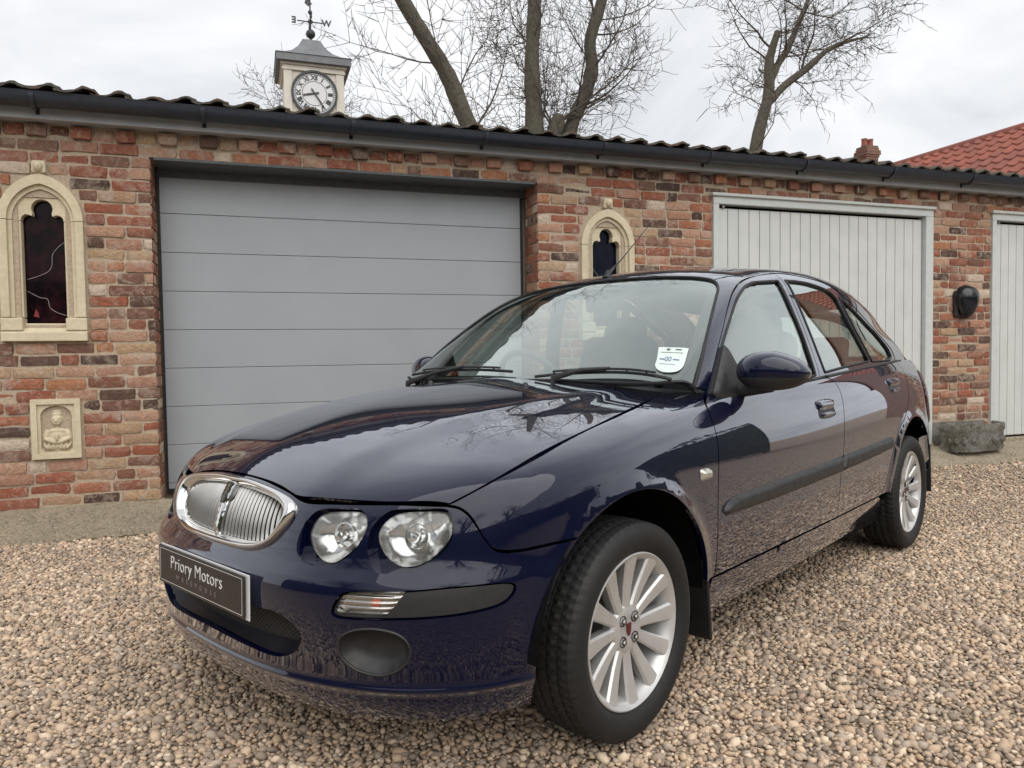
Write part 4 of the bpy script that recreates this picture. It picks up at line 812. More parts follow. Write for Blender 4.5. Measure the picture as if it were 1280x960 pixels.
# pebbles, one by one, as far as they can be told apart
def ico(sub):
    bm = bmesh.new(); bmesh.ops.create_icosphere(bm, subdivisions=sub, radius=1.); v = np.array([x.co for x in bm.verts]); f = np.array([[w.index for w in x.verts] for x in bm.faces]); bm.free(); return v, f
def octa(): return np.array([(1,0,0),(-1,0,0),(0,1,0),(0,-1,0),(0,0,1),(0,0,-1)], float), np.array([(0,2,4),(2,1,4),(1,3,4),(3,0,4),(2,0,5),(1,2,5),(3,1,5),(0,3,5)])
def pebbles():
    AV, AF = [], []; tot = 0
    step = .0153; pos = []
    gx = np.arange(-9.5, 3.2, step); gy = np.arange(-4.2, 2.2, step)
    X, Y = np.meshgrid(gx, gy); P = np.stack([X.ravel(), Y.ravel()], 1)+rng.uniform(-.0076, .0076, (X.size, 2))
    n2 = np.array(NV)[:2]; e2 = np.array(EV)[:2]; off = P@n2-WD; u = P@e2
    P = P[(off < -.335+.012*np.sin(u[:]*9)) & (u < 8.6)]; off = P@n2-WD; u = P@e2
    q = np.concatenate([P, np.zeros((len(P),1))], 1)-np.array(CP); d = q@np.array(_f); x = q@np.array(_r)/np.maximum(d, .05); y = q@np.array(_d)/np.maximum(d, .05)
    keep = (d > .55) & (np.abs(x) < .687+.55/np.maximum(d, .3)) & (y < .80)
    P, d, off = P[keep], d[keep], off[keep]
    far = d > 5.2; drop = far & (rng.random(len(P)) < .55); P, d, off, far = P[~drop], d[~drop], off[~drop], far[~drop]
    t = np.clip((off+1.0)/.65, 0, 1); Z = .022*t*t*(3-2*t)
    size = np.exp(rng.normal(math.log(.0079), .33, len(P))); size = np.clip(size, .0050, .0185)*np.where(far, 1.25, 1.)
    ax = np.stack([size*rng.uniform(1.0, 1.45, len(P)), size*rng.uniform(.75, 1.05, len(P)), size*rng.uniform(.50, .85, len(P))], 1)
    z = Z-.004+rng.uniform(-.002, .004, len(P))+.25*size
    # random rotations: yaw full, tilt moderate
    yaw = rng.uniform(0, 2*np.pi, len(P)); til = rng.normal(0, .38, len(P)); ti2 = rng.normal(0, .38, len(P))
    cy, sy, ct, st, c2, s2 = np.cos(yaw), np.sin(yaw), np.cos(til), np.sin(til), np.cos(ti2), np.sin(ti2)
    Rz = np.zeros((len(P),3,3)); Rz[:,0,0]=cy; Rz[:,0,1]=-sy; Rz[:,1,0]=sy; Rz[:,1,1]=cy; Rz[:,2,2]=1
    Rx = np.zeros_like(Rz); Rx[:,0,0]=1; Rx[:,1,1]=ct; Rx[:,1,2]=-st; Rx[:,2,1]=st; Rx[:,2,2]=ct
    Ry = np.zeros_like(Rz); Ry[:,1,1]=1; Ry[:,0,0]=c2; Ry[:,0,2]=s2; Ry[:,2,0]=-s2; Ry[:,2,2]=c2
    M = Rz@Rx@Ry
    V1, F1 = ico(2); V0, F0 = ico(1); Vo, Fo = octa()
    for lo, hi, (bv, bf) in ((0, 1.75, (V1, F1)), (1.75, 4.3, (V0, F0)), (4.3, 99, (Vo, Fo))):
        k = np.where((d >= lo) & (d < hi))[0]
        if not len(k): continue
        var = [bv*(1+.13*np.sin(bv@rng.normal(0, 1.7, (3,1))+rng.uniform(0, 6))+.05*rng.normal(0, 1, (len(bv),1))) for _ in range(24)]
        vs = np.stack(var)[rng.integers(0, 24, len(k))]*ax[k][:,None,:]
        vs = np.einsum('nij,nvj->nvi', M[k], vs); vs[:,:,0] += P[k,0][:,None]; vs[:,:,1] += P[k,1][:,None]; vs[:,:,2] += z[k][:,None]
        nf = bf[None]+(np.arange(len(k))*len(bv))[:,None,None]+tot; AV.append(vs.reshape(-1,3)); AF.append(nf.reshape(-1,3)); tot += vs.shape[0]*vs.shape[1]
    V = np.concatenate(AV).astype(np.float32); Fc = np.concatenate(AF).astype(np.int32)
    me = bpy.data.meshes.new('gravel'); me.vertices.add(len(V)); me.vertices.foreach_set('co', V.ravel()); me.loops.add(len(Fc)*3); me.loops.foreach_set('vertex_index', Fc.ravel())
    me.polygons.add(len(Fc)); me.polygons.foreach_set('loop_start', np.arange(0, len(Fc)*3, 3, dtype=np.int32)); me.polygons.foreach_set('use_smooth', np.ones(len(Fc), bool)); me.update(calc_edges=True)
    print('pebbles', len(P), 'tris', len(Fc)); return me
tag(link('gravel', pebbles(), 'pebble'), 'loose tan and grey rounded gravel covering the yard', 'gravel', kind='stuff')
# ---------------------------------------------------------------- the garage block
GX = NV*WD
garage = tag(empty('garage_building', GX, WY), 'long brick garage block with pale doors, stone lancet windows and black gutter', 'building')
ap = MB(); uu = np.arange(-4.2, 9.2, .045); prof = [(.0,.160),(-.05,.150),(-.12,.128),(-.20,.098),(-.28,.070),(-.335,.045),(-.355,.0),(-.36,-.05)]
vs = []
for o, z in prof:
    for i, u in enumerate(uu): vs.append((u, o+(rng.uniform(-.012,.012)+(.025*math.sin(u*3.1)*math.sin(u*1.3+1) if o < -.3 else 0) if o < -.01 else .02), z+rng.uniform(-.008,.008)))
k = len(uu); ap.add(vs, [(i*k+j, i*k+j+1, (i+1)*k+j+1, (i+1)*k+j) for i in range(len(prof)-1) for j in range(k-1)])
tag(ap.obj('concrete_apron', 'concrete', smooth=50, loc=GX, rot=(0,0,WY)), kind='structure')
# moss along the foot of the apron
ms_ = MB()
for _ in range(420):
    u = rnd.choice([rnd.uniform(-2.6,-.9), rnd.uniform(-1.6,-.7), rnd.uniform(4.6,7.5)]); o = -.355+rnd.gauss(0,.018); r = rnd.uniform(.006,.02)
    ms_.lathe([(0,r*.5),(r*.7,r*.35),(r,0)], 6, Matrix.Translation((u, o, .018+rnd.uniform(-.004,.006))))
tag(ms_.obj('moss', 'moss', smooth=180, loc=GX, rot=(0,0,WY)), 'patchy green moss along the edge of the concrete apron', 'moss', kind='stuff')
# masonry core (mortar bed) behind the bricks
W1C, W2C = -1.687, 1.983
openings = [(-1.095,1.424,2.256), (2.903,5.173,2.257), (5.886,8.1,2.262)]
core = MB(); segs = [(-4.2,-1.107),(1.436,2.903),(5.173,5.886),(8.1,9.0)]
for a, b in segs:
    holes = []
    if a < W1C < b: holes.append((W1C,.122,1.24,1.985))
    if a < W2C < b: holes.append((W2C,.122,1.22,1.963))
    if holes:
        c, hw, z0, z1 = holes[0]; core.bbox((a,.012,.0),(c-hw,.30,2.262)); core.bbox((c+hw,.012,.0),(b,.30,2.262)); core.bbox((c-hw,.012,.0),(c+hw,.30,z0)); core.bbox((c-hw,.012,z1),(c+hw,.30,2.262))
    else: core.bbox((a,.012,.0),(b,.30,2.262))
core.bbox((-4.2,.012,2.2625),(9.0,.30,2.60)); core.obj('wall', 'mortar', garage)
def lancet_half(z, c0=1.850, apex=2.118, hw=.218):
    if z < 1.143: return 0
    if z < c0: return hw
    if z >= apex: return 0
    t = (z-c0)/(apex-c0); return hw*math.sqrt(max(0, 1-t**1.75))
def brick_variant(Lm, seed):
    r = random.Random(seed); nx, nz = 5, 3; H, D = .058, .09; vs = []; xs = [-Lm/2, -Lm/2+.007, 0, Lm/2-.007, Lm/2]; zs = [-H/2, 0, H/2]
    for j, z in enumerate(zs):
        for i, x in enumerate(xs):
            ed = i in (0, 4) or j in (0, 2); cr_ = i in (0, 4) and j in (0, 2); vs.append((x*(.985 if cr_ else 1)+r.uniform(-.003,.003), (.007 if ed else 0)+(.004 if cr_ else 0)+r.uniform(-.002,.0035), z*(.88 if cr_ else 1)+r.uniform(-.004,.0035)))
    loop = [0,1,2,3,4,9,14,13,12,11,10,5]; b = len(vs)
    vs += [(vs[i][0], D, vs[i][2]) for i in loop]
    f = [(j*5+i, j*5+i+1, (j+1)*5+i+1, (j+1)*5+i) for j in range(2) for i in range(4)]; n = len(loop)
    f += [(loop[i], b+i, b+(i+1) % n, loop[(i+1) % n]) for i in range(n)]
    m = MB(); m.add(vs, f); return m
VAR = {}
for nm, Lm in (('s', .215), ('h', .104), ('q', .155)): VAR[nm] = [(brick_variant(Lm, hash((nm == 's', nm == 'h', i)) % 9999), Lm) for i in range(7)]
VMESH = {k: [(m.mesh('brick', smooth=40), L_) for m, L_ in v] for k, v in VAR.items()}
bricks = []    # (u, off, z, variant key, index, scale x, rot, scale z)
def course(u0, u1, z, off=0., first=None, gaps=()):
    u = u0; flip = first if first is not None else rnd.random() < .5
    spans = [(u0, u1)]
    for g0, g1 in gaps:
        ns = []
        for a, b in spans:
            if g1 <= a or g0 >= b: ns.append((a, b)); continue
            if g0-a > .03: ns.append((a, g0))
            if b-g1 > .03: ns.append((g1, b))
        spans = ns
    for a, b in spans:
        u = a+(0 if not flip else 0); i = 0
        while u < b-.028:
            kk = 'h' if (i == 0 and flip) else rnd.choices('shq', (9,1.4,1))[0]; L0 = {'s': .215, 'h': .104, 'q': .155}[kk]*rnd.uniform(.95, 1.04)
            rem = b-u
            if rem < L0+.045: L0 = rem
            L0 = min(L0, rem)
            if L0 > .28: L0 = rem/2
            kk = 's' if L0 > .18 else ('q' if L0 > .13 else 'h'); ix = rnd.randrange(7); base = VMESH[kk][ix][1]
            bricks.append((u+L0/2, off+rnd.gauss(0,.0035), z+rnd.gauss(0,.002), kk, ix, (L0-.011)/base, rnd.gauss(0,.008), rnd.uniform(.95,1.05))); u += L0; i += 1
PITCH = .0700
for c in range(30):
    z = .155+PITCH*(c+.5); fl = c % 2 == 0
    for a, b in segs:
        a2, b2 = (a, b)
        if a == -4.2: b2 = -1.095
        if a == 1.436: a2 = 1.424
        gaps = []
        h = max(lancet_half(z-.03), lancet_half(z+.03))
        if h and a < W1C < b: gaps.append((W1C-h-.008, W1C+h+.008))
        if h and a < W2C < b: gaps.append((W2C-h-.008, W2C+h+.008))
        if a < W1C < b and .435 < z < .815: gaps.append((-1.782-.004, -1.516+.004))
        if a < W1C < b and 2.12 < z < 2.20: gaps.append((W1C-.04, W1C+.04))
        if a < W2C < b and 2.10 < z < 2.17: gaps.append((W2C-.04, W2C+.04))
        course(a2, b2, z, first=fl, gaps=gaps)
course(-4.2, 9.0, 2.290, first=True)
u = -4.2; k = 0
while u < 9.0:     # dentil course: every other header stands proud
    bricks.append((u+.058, (-.030 if k % 2 else .002)+rnd.gauss(0,.003), 2.371+rnd.gauss(0,.003), 'h', rnd.randrange(7), 1.02, 0, 1.12)); u += .1165; k += 1
def car_hides(x, y):
    poly = [(190,960),(190,640),(240,585),(340,523),(515,474),(600,400),(680,362),(780,343),(900,334),(1000,342),(1070,375),(1130,445),(1165,545),(1165,960)]
    return inpoly(np.array([(x, y)]), poly)[0]
def vis_area(b):
    P = wl(b[0], b[1], b[2]); x, y, d = px(P)
    if d < .3 or not (-12 < x < 1292 and -5 < y < 965) or car_hides(x, y): return 0
    return (931/d)**2*b[5]*VMESH[b[3]][b[4]][1]*.058*abs((P-CP).normalized().dot(NV))
order = sorted(range(len(bricks)), key=lambda i: -vis_area(bricks[i])); top = [i for i in order[:300] if vis_area(bricks[i]) > 0]; tops = set(top)
bulk = MB()
for i, (u, o, z, kk, ix, sx, ro, sz) in enumerate(bricks):
    if i in tops:
        ob = link('brick', VMESH[kk][ix][0], 'brick', garage, (u, o, z), (0, ro, 0)); ob.scale = (sx, 1, sz)
    else:
        Mx = Matrix.Translation((u, o, z)) @ Matrix.Rotation(ro, 4, 'Y') @ Matrix.Diagonal((sx, 1, sz, 1)); s_ = VAR[kk][ix][0]; bulk.add([Mx @ Vector(v) for v in s_.v], s_.f)
# brick reveals of the big opening
for side, uj in ((1, -1.095), (-1, 1.424)):
    for c in range(30):
        z = .155+PITCH*(c+.5); o = .008; i = c % 2
        while o < .25:
            Lb = (.104 if i % 2 else .215); Lb = min(Lb, .258-o); v = VAR['h' if Lb < .13 else 's'][rnd.randrange(7)]
            Mx = Matrix.Translation((uj-side*.003, o+Lb/2, z)) @ Matrix.Rotation(side*math.pi/2, 4, 'Z') @ Matrix.Diagonal(((Lb-.01)/v[1], .12, 1, 1)); bulk.add([Mx @ Vector(q) for q in v[0].v], v[0].f); o += Lb; i += 1
bo = bulk.obj('brickwork', 'brick_bulk', garage, smooth=40); bo['kind'] = 'stuff'
# ---- sectional door
dr = empty('garage_door', parent=garage); dr['label'] = 'wide grey sectional garage door of horizontal panels'
for k in range(9):
    z1 = 2.217-.25*k+.0; z0 = max(z1-.25, .175)
    if z1 < .18: break
    m = MB(); m.bbox((-1.080,.25,z0+.0012),(1.383,.29,z1-.0012)); m.obj('panel', 'door_steel', dr, bevel=.003)
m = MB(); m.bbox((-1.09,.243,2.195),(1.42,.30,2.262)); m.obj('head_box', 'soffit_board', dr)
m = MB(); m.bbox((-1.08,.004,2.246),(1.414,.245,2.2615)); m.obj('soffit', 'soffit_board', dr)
m = MB()
for a, b in ((-1.091,-1.078),(1.381,1.402)): m.bbox((a,.246,.155),(b,.30,2.2))
m.bbox((-1.08,.285,.15),(1.4,.30,2.2)); m.obj('guide', 'rubber', dr)
m = MB(); m.bbox((-1.08,.248,.155),(1.39,.288,.182)); m.obj('weather_seal', 'rubber', dr)
# ---- boarded doors
def boarded(u0, u1, ztop, zbot, n, label, lefthand=True):
    d = empty('garage_door', parent=garage); d['label'] = label
    for a, b, c, e_ in ((u0,u0+.052,zbot,ztop-.072), (u1-.085,u1,zbot,ztop-.072)):
        m = MB(); m.bbox((a,-.012,c),(b,.09,e_)); m.obj('frame', 'frame_paint', d, bevel=.004)
    m = MB(); m.bbox((u0,-.012,ztop-.0715),(u1,.09,ztop-.004)); m.obj('frame', 'frame_paint', d, bevel=.004)
    m = MB(); m.bbox((u0-.02,-.034,ztop-.012),(u1+.01,.0,ztop+.012)); m.obj('drip_moulding', 'frame_paint', d, bevel=.004)
    a, b = u0+.058, u1-.091; w = (b-a)/n
    for i in range(n):
        m = MB(); m.bbox((a+w*i+.0028,.030,zbot+.025),(a+w*(i+1)-.0028,.052,ztop-.098)); m.obj('board', 'door_board', d, bevel=.004)
    m = MB(); m.bbox((a,.046,zbot+.02),(b,.058,ztop-.094)); m.bbox((a-.004,.0445,zbot+.02),(b+.004,.050,zbot+.09)); m.obj('backing', 'frame_paint', d)
    m = MB(); m.bbox((a-.01,.075,zbot),(b+.01,.088,ztop-.07)); m.obj('shadow_gap', 'black', d)  # black sheet standing in for the shade round the boards
    m = MB(); m.lathe([(.0,.012),(.010,.010),(.012,0)], 8, Matrix.Translation((a+.05,.02,ztop-.090)) @ Matrix.Rotation(math.pi/2, 4, 'X')); m.obj('roller', 'steel', d)
    m = MB(); m.bbox((u0,-.03,.13),(u1,.10,zbot+.004)); m.obj('threshold', 'concrete', d, bevel=.006)
boarded(2.903, 5.173, 2.257, .175, 21, 'pale grey boarded up-and-over door behind the car roof'); boarded(5.886, 8.10, 2.262, .175, 21, 'pale grey boarded up-and-over door at the edge of the picture')
# ---- lancet windows
def ring_prism(outer, inner, y0, y1, name, mat, parent, res=.05, bevel=0.):
    V, F = flat_mesh(resample(outer, res), [resample(inner, res)] if inner else [], .5); n = len(V); m = MB()
    cnt = {}
    fs = []
    for f in F:
        a, b, c = V[f]; 
        if (b-a)[0]*(c-a)[1]-(b-a)[1]*(c-a)[0] < 0: f = f[::-1]
        fs.append(tuple(map(int, f)))
    for f in fs:
        for i in range(3): cnt[(f[i], f[(i+1) % 3])] = 1
    be = [e for e in cnt if (e[1], e[0]) not in cnt]
    m.add([(v[0], y0, v[1]) for v in V]+[(v[0], y1, v[1]) for v in V], fs+[tuple(i+n for i in f[::-1]) for f in fs]+[(b, a, a+n, b+n) for a, b in be])
    me = m.mesh(name)
    return link(name, me, mat, parent)
def lancet(uc, dz, label, pale_lines, key):
    w = empty('lancet_window', (uc, 0, dz), parent=garage); w['label'] = label
    zs, zap, hw = 1.850, 2.118, .218
    def head_out(h, ap, base=zs, n=16):
        R_c = (h*h+(ap-base)**2)/(2*h); pts = []
        a1 = math.atan2(ap-base, R_c-h)
        right = [(h-R_c+R_c*math.cos(a1*i/n), base+R_c*math.sin(a1*i/n)) for i in range(n+1)]
        return right+[(-a, b) for a, b in right[::-1][1:]]
    def tre(s_=1., n=8):
        r = [(.110,zs)]+[(.078+.032*math.cos(R_(t)), zs+.003+.034*math.sin(R_(t))) for t in (20,50,80,110,135)]+[(.050,1.884)]
        top = [(.056*math.cos(R_(t)), 1.921+.055*math.sin(R_(t))) for t in (-25,0,25,50,70,90)]
        h = r+top; return h+[(-a, b) for a, b in h[::-1][1:]]
    L0, L1 = [(hw,zs)], None
    outs = [(head_out(hw,zap), head_out(.172,2.060), -.022, .10), (head_out(.176,2.063), head_out(.150,2.032), .000, .10), (head_out(.154,2.036), tre(), .020, .10)]
    for i, (o, n_, y0, y1) in enumerate(outs):
        poly = o+n_[::-1]; ring_prism(poly, None, y0, y1, 'arch_stone', 'stone', w, .02)
    for s_ in (1,-1):
        for a, b, y0 in ((.172,.218,-.022), (.150,.176,.000), (.110,.154,.020)):
            m = MB(); m.bbox((min(s_*a,s_*b),y0,1.282),(max(s_*a,s_*b),.10,zs-.003)); m.obj('jamb_stone', 'stone', w, bevel=.005)
    m = MB(); m.prism([(-.030,1.143),(.10,1.143),(.10,1.245),(.045,1.250),(-.005,1.205),(-.030,1.195)], -.222, .222, 'x'); m.obj('sill_stone', 'stone', w, bevel=.004)
    for s_ in (1,-1):
        m = MB(); m.bbox((min(s_*.110,s_*.222),-.024,1.205),(max(s_*.110,s_*.222),.10,1.279)); m.obj('jamb_foot', 'stone', w, bevel=.006)
    ring_prism([(.116,1.245),(.116,1.855)]+[(a*1.04,b+.004) for a, b in tre()[1:-1]]+[(-.116,1.855),(-.116,1.245)], None, .075, .082, 'pane', 'window_glass' if key == 1 else 'blue_glass', w, .03)
    for wi in pale_lines:
        m = MB(); m.tube([(a,.071,b) for a, b in catmull(wi, 6)], .0015, 5); m.obj('wire', 'pale_line_grey', w, smooth=60)  # thin pale tubes for the squiggles on the pane
    m = MB(); m.box((0,-.005,zap+.038), (.075,.05,.075)); ks = m.obj('keystone', 'stone', w, bevel=.012)
    m = MB(); m.lathe([(0,-.03),(.016,-.024),(.024,-.006),(.024,.010),(.016,.024),(0,.03)], 12, Matrix.Translation((0,-.030,zap+.036))); m.lathe([(0,.0),(.007,.002),(.005,.016),(0,.02)], 8, Matrix.Translation((0,-.052,zap+.032))); m.obj('carved_face', 'stone', ks, smooth=60)
    return w
w1 = lancet(W1C, 0., 'stone lancet window with trefoil head beside the plaque', [[(-.10,1.51),(-.045,1.53),(.01,1.56),(.03,1.60),(.035,1.66),(.07,1.71),(.10,1.735)], [(-.10,1.44),(-.04,1.405),(.0,1.395),(.012,1.345),(.05,1.315),(.105,1.295)]], 1)
m = MB(); m.prism([(-.075,1.292),(-.045,1.285),(-.05,1.315),(-.062,1.335)], .070, .074); m.obj('red_ornament', 'ornament_red', w1)
lancet(W2C, -.022, 'stone lancet window with trefoil head above the car roof', [[(-.10,1.70),(-.04,1.62),(-.01,1.56)], [(-.02,1.55),(.03,1.62),(.10,1.70)]], 2)
# ---- carved plaque
pq = empty('carved_plaque', (-1.649,0,.625), parent=garage); pq['label'] = 'cream stone plaque carved with a praying figure in a niche'
ow, oh = .1285, .177
out4 = [(-ow,-oh),(ow,-oh),(ow,oh),(-ow,oh)]
nic = [(-.082,-.115),(-.060,-.138),(.060,-.138),(.082,-.115),(.082,.075)]+[(.082*math.cos(R_(t)), .075+.062*math.sin(R_(t))) for t in range(10,180,12)]+[(-.082,.075)]
ring_prism(out4, [(-.098,-.146),(.098,-.146),(.098,.146),(-.098,.146)], -.020, .05, 'border', 'stone', pq)
ring_prism([(-.0985,-.1465),(.0985,-.1465),(.0985,.1465),(-.0985,.1465)], nic, -.006, .05, 'niche', 'stone', pq)
m = MB(); m.bbox((-.099,.045,-.147),(.099,.055,.147)); m.obj('niche_panel', 'stone', pq)
def relief(parts, vox):
    bm = bmesh.new()
    for c, r, rot in parts:
        Mx = Matrix.Translation(c) @ Matrix.Rotation(rot, 4, 'Y') @ Matrix.Diagonal((*r,1)); bmesh.ops.create_icosphere(bm, subdivisions=3, radius=1., matrix=Mx)
    me = bpy.data.meshes.new('relief'); bm.to_mesh(me); bm.free(); o = bpy.data.objects.new('relief_tmp', me); COL.objects.link(o)
    md = o.modifiers.new('r', 'REMESH'); md.mode = 'VOXEL'; md.voxel_size = vox; sm = o.modifiers.new('s', 'SMOOTH'); sm.iterations = 3
    bpy.context.view_layer.update(); r = bpy.data.meshes.new_from_object(o.evaluated_get(bpy.context.evaluated_depsgraph_get())); bpy.data.objects.remove(o)
    r.polygons.foreach_set('use_smooth', [True]*len(r.polygons)); return r
parts = [((0,.018,.052),(.031,.030,.042),0), ((0,.021,.086),(.034,.027,.010),0), ((0,.022,.100),(.029,.023,.014),0), ((-.030,.028,.060),(.011,.016,.027),0), ((.030,.028,.060),(.011,.016,.027),0), ((0,-.010,.046),(.0055,.010,.012),0), ((0,.030,.010),(.017,.02,.022),0),
    ((0,.030,-.014),(.064,.028,.022),0), ((0,.030,-.045),(.052,.030,.045),0), ((-.060,.026,-.045),(.020,.026,.050),.22), ((.060,.026,-.045),(.020,.026,.050),-.22), ((-.034,.004,-.072),(.040,.018,.014),.40), ((.034,.004,-.072),(.040,.018,.014),-.40),
    ((0,-.006,-.052),(.009,.014,.024),0), ((0,.034,-.105),(.074,.030,.026),0)]
for i in range(-3,4):
    if i: parts.append(((i*.020,.010,-.106),(.0080,.018,.024),i*.18))
for sx in (-1,1): parts += [((sx*.012,-.008,.062),(.008,.006,.0035),0)]
parts.append(((0,-.006,.028),(.011,.007,.0035),0))
link('figure', relief(parts, .0035), 'stone', pq)
# ---- fascia, gutter, tiles
m = MB(); m.bbox((-4.3,-.105,2.408),(9.1,-.080,2.545)); m.obj('fascia', 'fascia', garage, bevel=.003)
m = MB(); m.bbox((-4.3,-.079,2.414),(9.1,.02,2.424)); m.obj('soffit', 'fascia', garage)
g = MB(); prof = [(-.110,2.520)]+[(-.175+.065*math.cos(R_(t)), 2.512-.065*math.sin(R_(t))) for t in range(0,181,15)]+[(-.244,2.520),(-.236,2.520)]+[(-.175+.060*math.cos(R_(t)), 2.512-.060*math.sin(R_(t))) for t in range(180,-1,-20)]
us2 = np.linspace(-4.3, 9.1, 60); vs = [(u, a, b-.004*math.sin(u*.9)) for u in us2 for a, b in prof]; k = len(prof)
g.add(vs, [(i*k+j, i*k+(j+1) % k, (i+1)*k+(j+1) % k, (i+1)*k+j) for i in range(59) for j in range(k)]); gt = g.obj('gutter', 'gutter', garage, smooth=40)
for u in (-1.66,-.78,.10,.98,1.86,2.74,3.62,4.50,5.38,6.26,7.14):
    m = MB()
    pr = [(-.175+.068*math.cos(R_(t)), 2.512-.068*math.sin(R_(t))) for t in range(0,181,15)]+[(-.175+.0735*math.cos(R_(t)), 2.512-.0735*math.sin(R_(t))) for t in range(180,-1,-15)]
    m.prism(pr, u-.012, u+.012, 'x')
    m.bbox((u-.011,-.108,2.430),(u+.011,-.100,2.50)); m.obj('bracket', 'gutter', gt)
TP = .1765
def pantile(seed, n=11, L0=.36):
    r = random.Random(seed); vs = []; h = []
    for i in range(n):
        t = i/(n-1); z = .018*max(0, math.sin(math.pi*min(1, max(0, (t-.52)/.44))))-.010*math.sin(math.pi*min(1, t/.52)); h.append((t*(TP+.03)-.015, z))
    ring = h+[(a, b-.013) for a, b in h[::-1]]
    jit = [r.uniform(-.003,.003) for _ in ring]
    for y in (0, L0):
        vs += [(a, y, b+(j if y == 0 else 0)) for (a, b), j in zip(ring, jit)]
    k = len(ring); m = MB(); m.add(vs, [(j, (j+1) % k, k+(j+1) % k, k+j) for j in range(k)]+[tuple(range(k))[::-1]]); return m
PT = [pantile(s_).mesh('roof_tile', smooth=50) for s_ in range(6)]
PITCHR = R_(7); nt_ = int(13.2/TP)
rf_ = empty('tiled_roof', (0,-.245,2.546), parent=garage)
for i in range(nt_):
    u = -1.78-TP*14-.105+TP*i
    o = link('roof_tile', PT[rnd.randrange(6)], 'pantile', rf_, (u, rnd.gauss(0,.006), rnd.gauss(0,.004)), (PITCHR+rnd.gauss(0,.02), rnd.gauss(0,.03), rnd.gauss(0,.012)))
rest = MB()
for c in range(1, 13):
    for i in range(nt_):
        s_ = PT_src = pantile(c*7+i % 6, 7, .36) if False else None
vs = []; nu = nt_*6; rows = 14
for c in range(rows):
    for e_ in (0, 1):
        for i in range(nu+1):
            t = (i % 6)/6; z = .028*max(0, math.sin(math.pi*min(1, max(0, (t-.5)/.46))))-.008*math.sin(math.pi*min(1, t/.5)); s0 = .31+c*.30+(0 if e_ == 0 else .30)
            zz = z+(.020 if e_ == 0 else -.002); vs.append((-1.78-TP*14-.105+TP*i/6, s0*math.cos(PITCHR)-zz*math.sin(PITCHR), s0*math.sin(PITCHR)+zz*math.cos(PITCHR)))
k = nu+1; rest.add(vs, [(r_*k+j, r_*k+j+1, (r_+1)*k+j+1, (r_+1)*k+j) for r_ in range(rows*2-1) for j in range(nu)])
ro = rest.obj('tile_courses', 'pantile', rf_); ro['kind'] = 'stuff'
m = MB(); zr = 2.556+4.5*math.sin(PITCHR); m.bbox((-4.2,.31,0),(9.0,3.9,2.52)); m.obj('carcass', 'mortar', garage)
m = MB(); m.prism([(-.2,2.52),(3.9,2.52+.44),(3.95,2.52)], -4.15, 8.95, 'x'); m.obj('roof_carcass', 'mortar', garage)
# ---------------------------------------------------------------- charger and planter
ch = empty('wall_charger', wl(5.530,0,1.44), WY); tag(ch, 'glossy black wall-mounted charger on the brick pier between the boarded doors', 'charger')
m = MB(); vs = []; nz, na = 14, 25
for i in range(nz+1):
    t = i/nz; z = -.150+.300*t
    w = .125*(max(0, math.sin(math.pi*min(1, .16+.80*t*.62+.0))))**.55 if 0 else .125*math.sqrt(max(0, 1-((t-.60)/(.60 if t < .60 else .40))**2*.98))*(.80+.20*t)
    d = .105*math.sqrt(max(0, 1-((t-.62)/(.64 if t < .62 else .38))**2*.97))
    for j in range(na):
        a = math.pi*j/(na-1); vs.append((w*math.cos(a), -.028-d*math.sin(a)**.8, z))
m.add(vs, [(i*na+j, i*na+j+1, (i+1)*na+j+1, (i+1)*na+j) for i in range(nz) for j in range(na-1)]+[tuple(range(na))[::-1], tuple(nz*na+j for j in range(na))]); m.obj('cover', 'charger_black', ch, smooth=50)
m = MB(); m.box((-.012,-.010,-.02), (.20,.045,.24)); m.obj('mounting_plate', 'trim', ch, bevel=.018)
m = MB(); m.lathe([(0,.014),(.020,.012),(.024,0)], 16, Matrix.Translation((-.008,-.120,.055)) @ Matrix.Rotation(math.pi/2, 4, 'X')); m.obj('socket_lid', 'rubber', ch, smooth=40)
m = MB(); m.tube([(-.075,-.06,-.10),(-.095,-.05,-.03),(-.105,-.04,.05)], .010, 8); m.obj('cable', 'rubber', ch, smooth=60)
pn = empty('stone_planter', wl(5.48,-.20,.118), WY); tag(pn, 'weathered carved stone trough standing by the brick pier', 'planter')
def dplan(r, n=30): return [(.325*r*math.copysign(abs(math.cos(t))**.55, math.cos(t)), -.185*r*abs(math.sin(t))**.6) for t in [math.pi*i/n for i in range(n+1)]]
m = MB(); vs = []; lev = [(0,.93),(.03,.95),(.10,.955),(.165,.965),(.178,.985),(.188,1.0),(.235,1.0),(.244,.985),(.240,.90),(.19,.88)]
rp = random.Random(5)
for z, r in lev:
    for j, (a, b) in enumerate(dplan(r)): vs.append((a+rp.gauss(0,.003), b+.10+rp.gauss(0,.003)+(.012*math.sin(j*1.7)*math.sin(z*40) if .02 < z < .16 else 0), z+rp.gauss(0,.002)))
k = 31; m.add(vs, [(i*k+j, i*k+j+1, (i+1)*k+j+1, (i+1)*k+j) for i in range(len(lev)-1) for j in range(k-1)]); n0 = len(m.v)
m.add([(a, .10+.09, z) for z in (0,.244) for a in (-.325,.325)], [(0,1,3,2)]); m.obj('trough', 'planter_stone', pn, smooth=40)
m = MB(); m.prism([(a, b+.10) for a, b in dplan(.89)], .185, .20, 'z'); m.obj('soil', 'moss', pn)
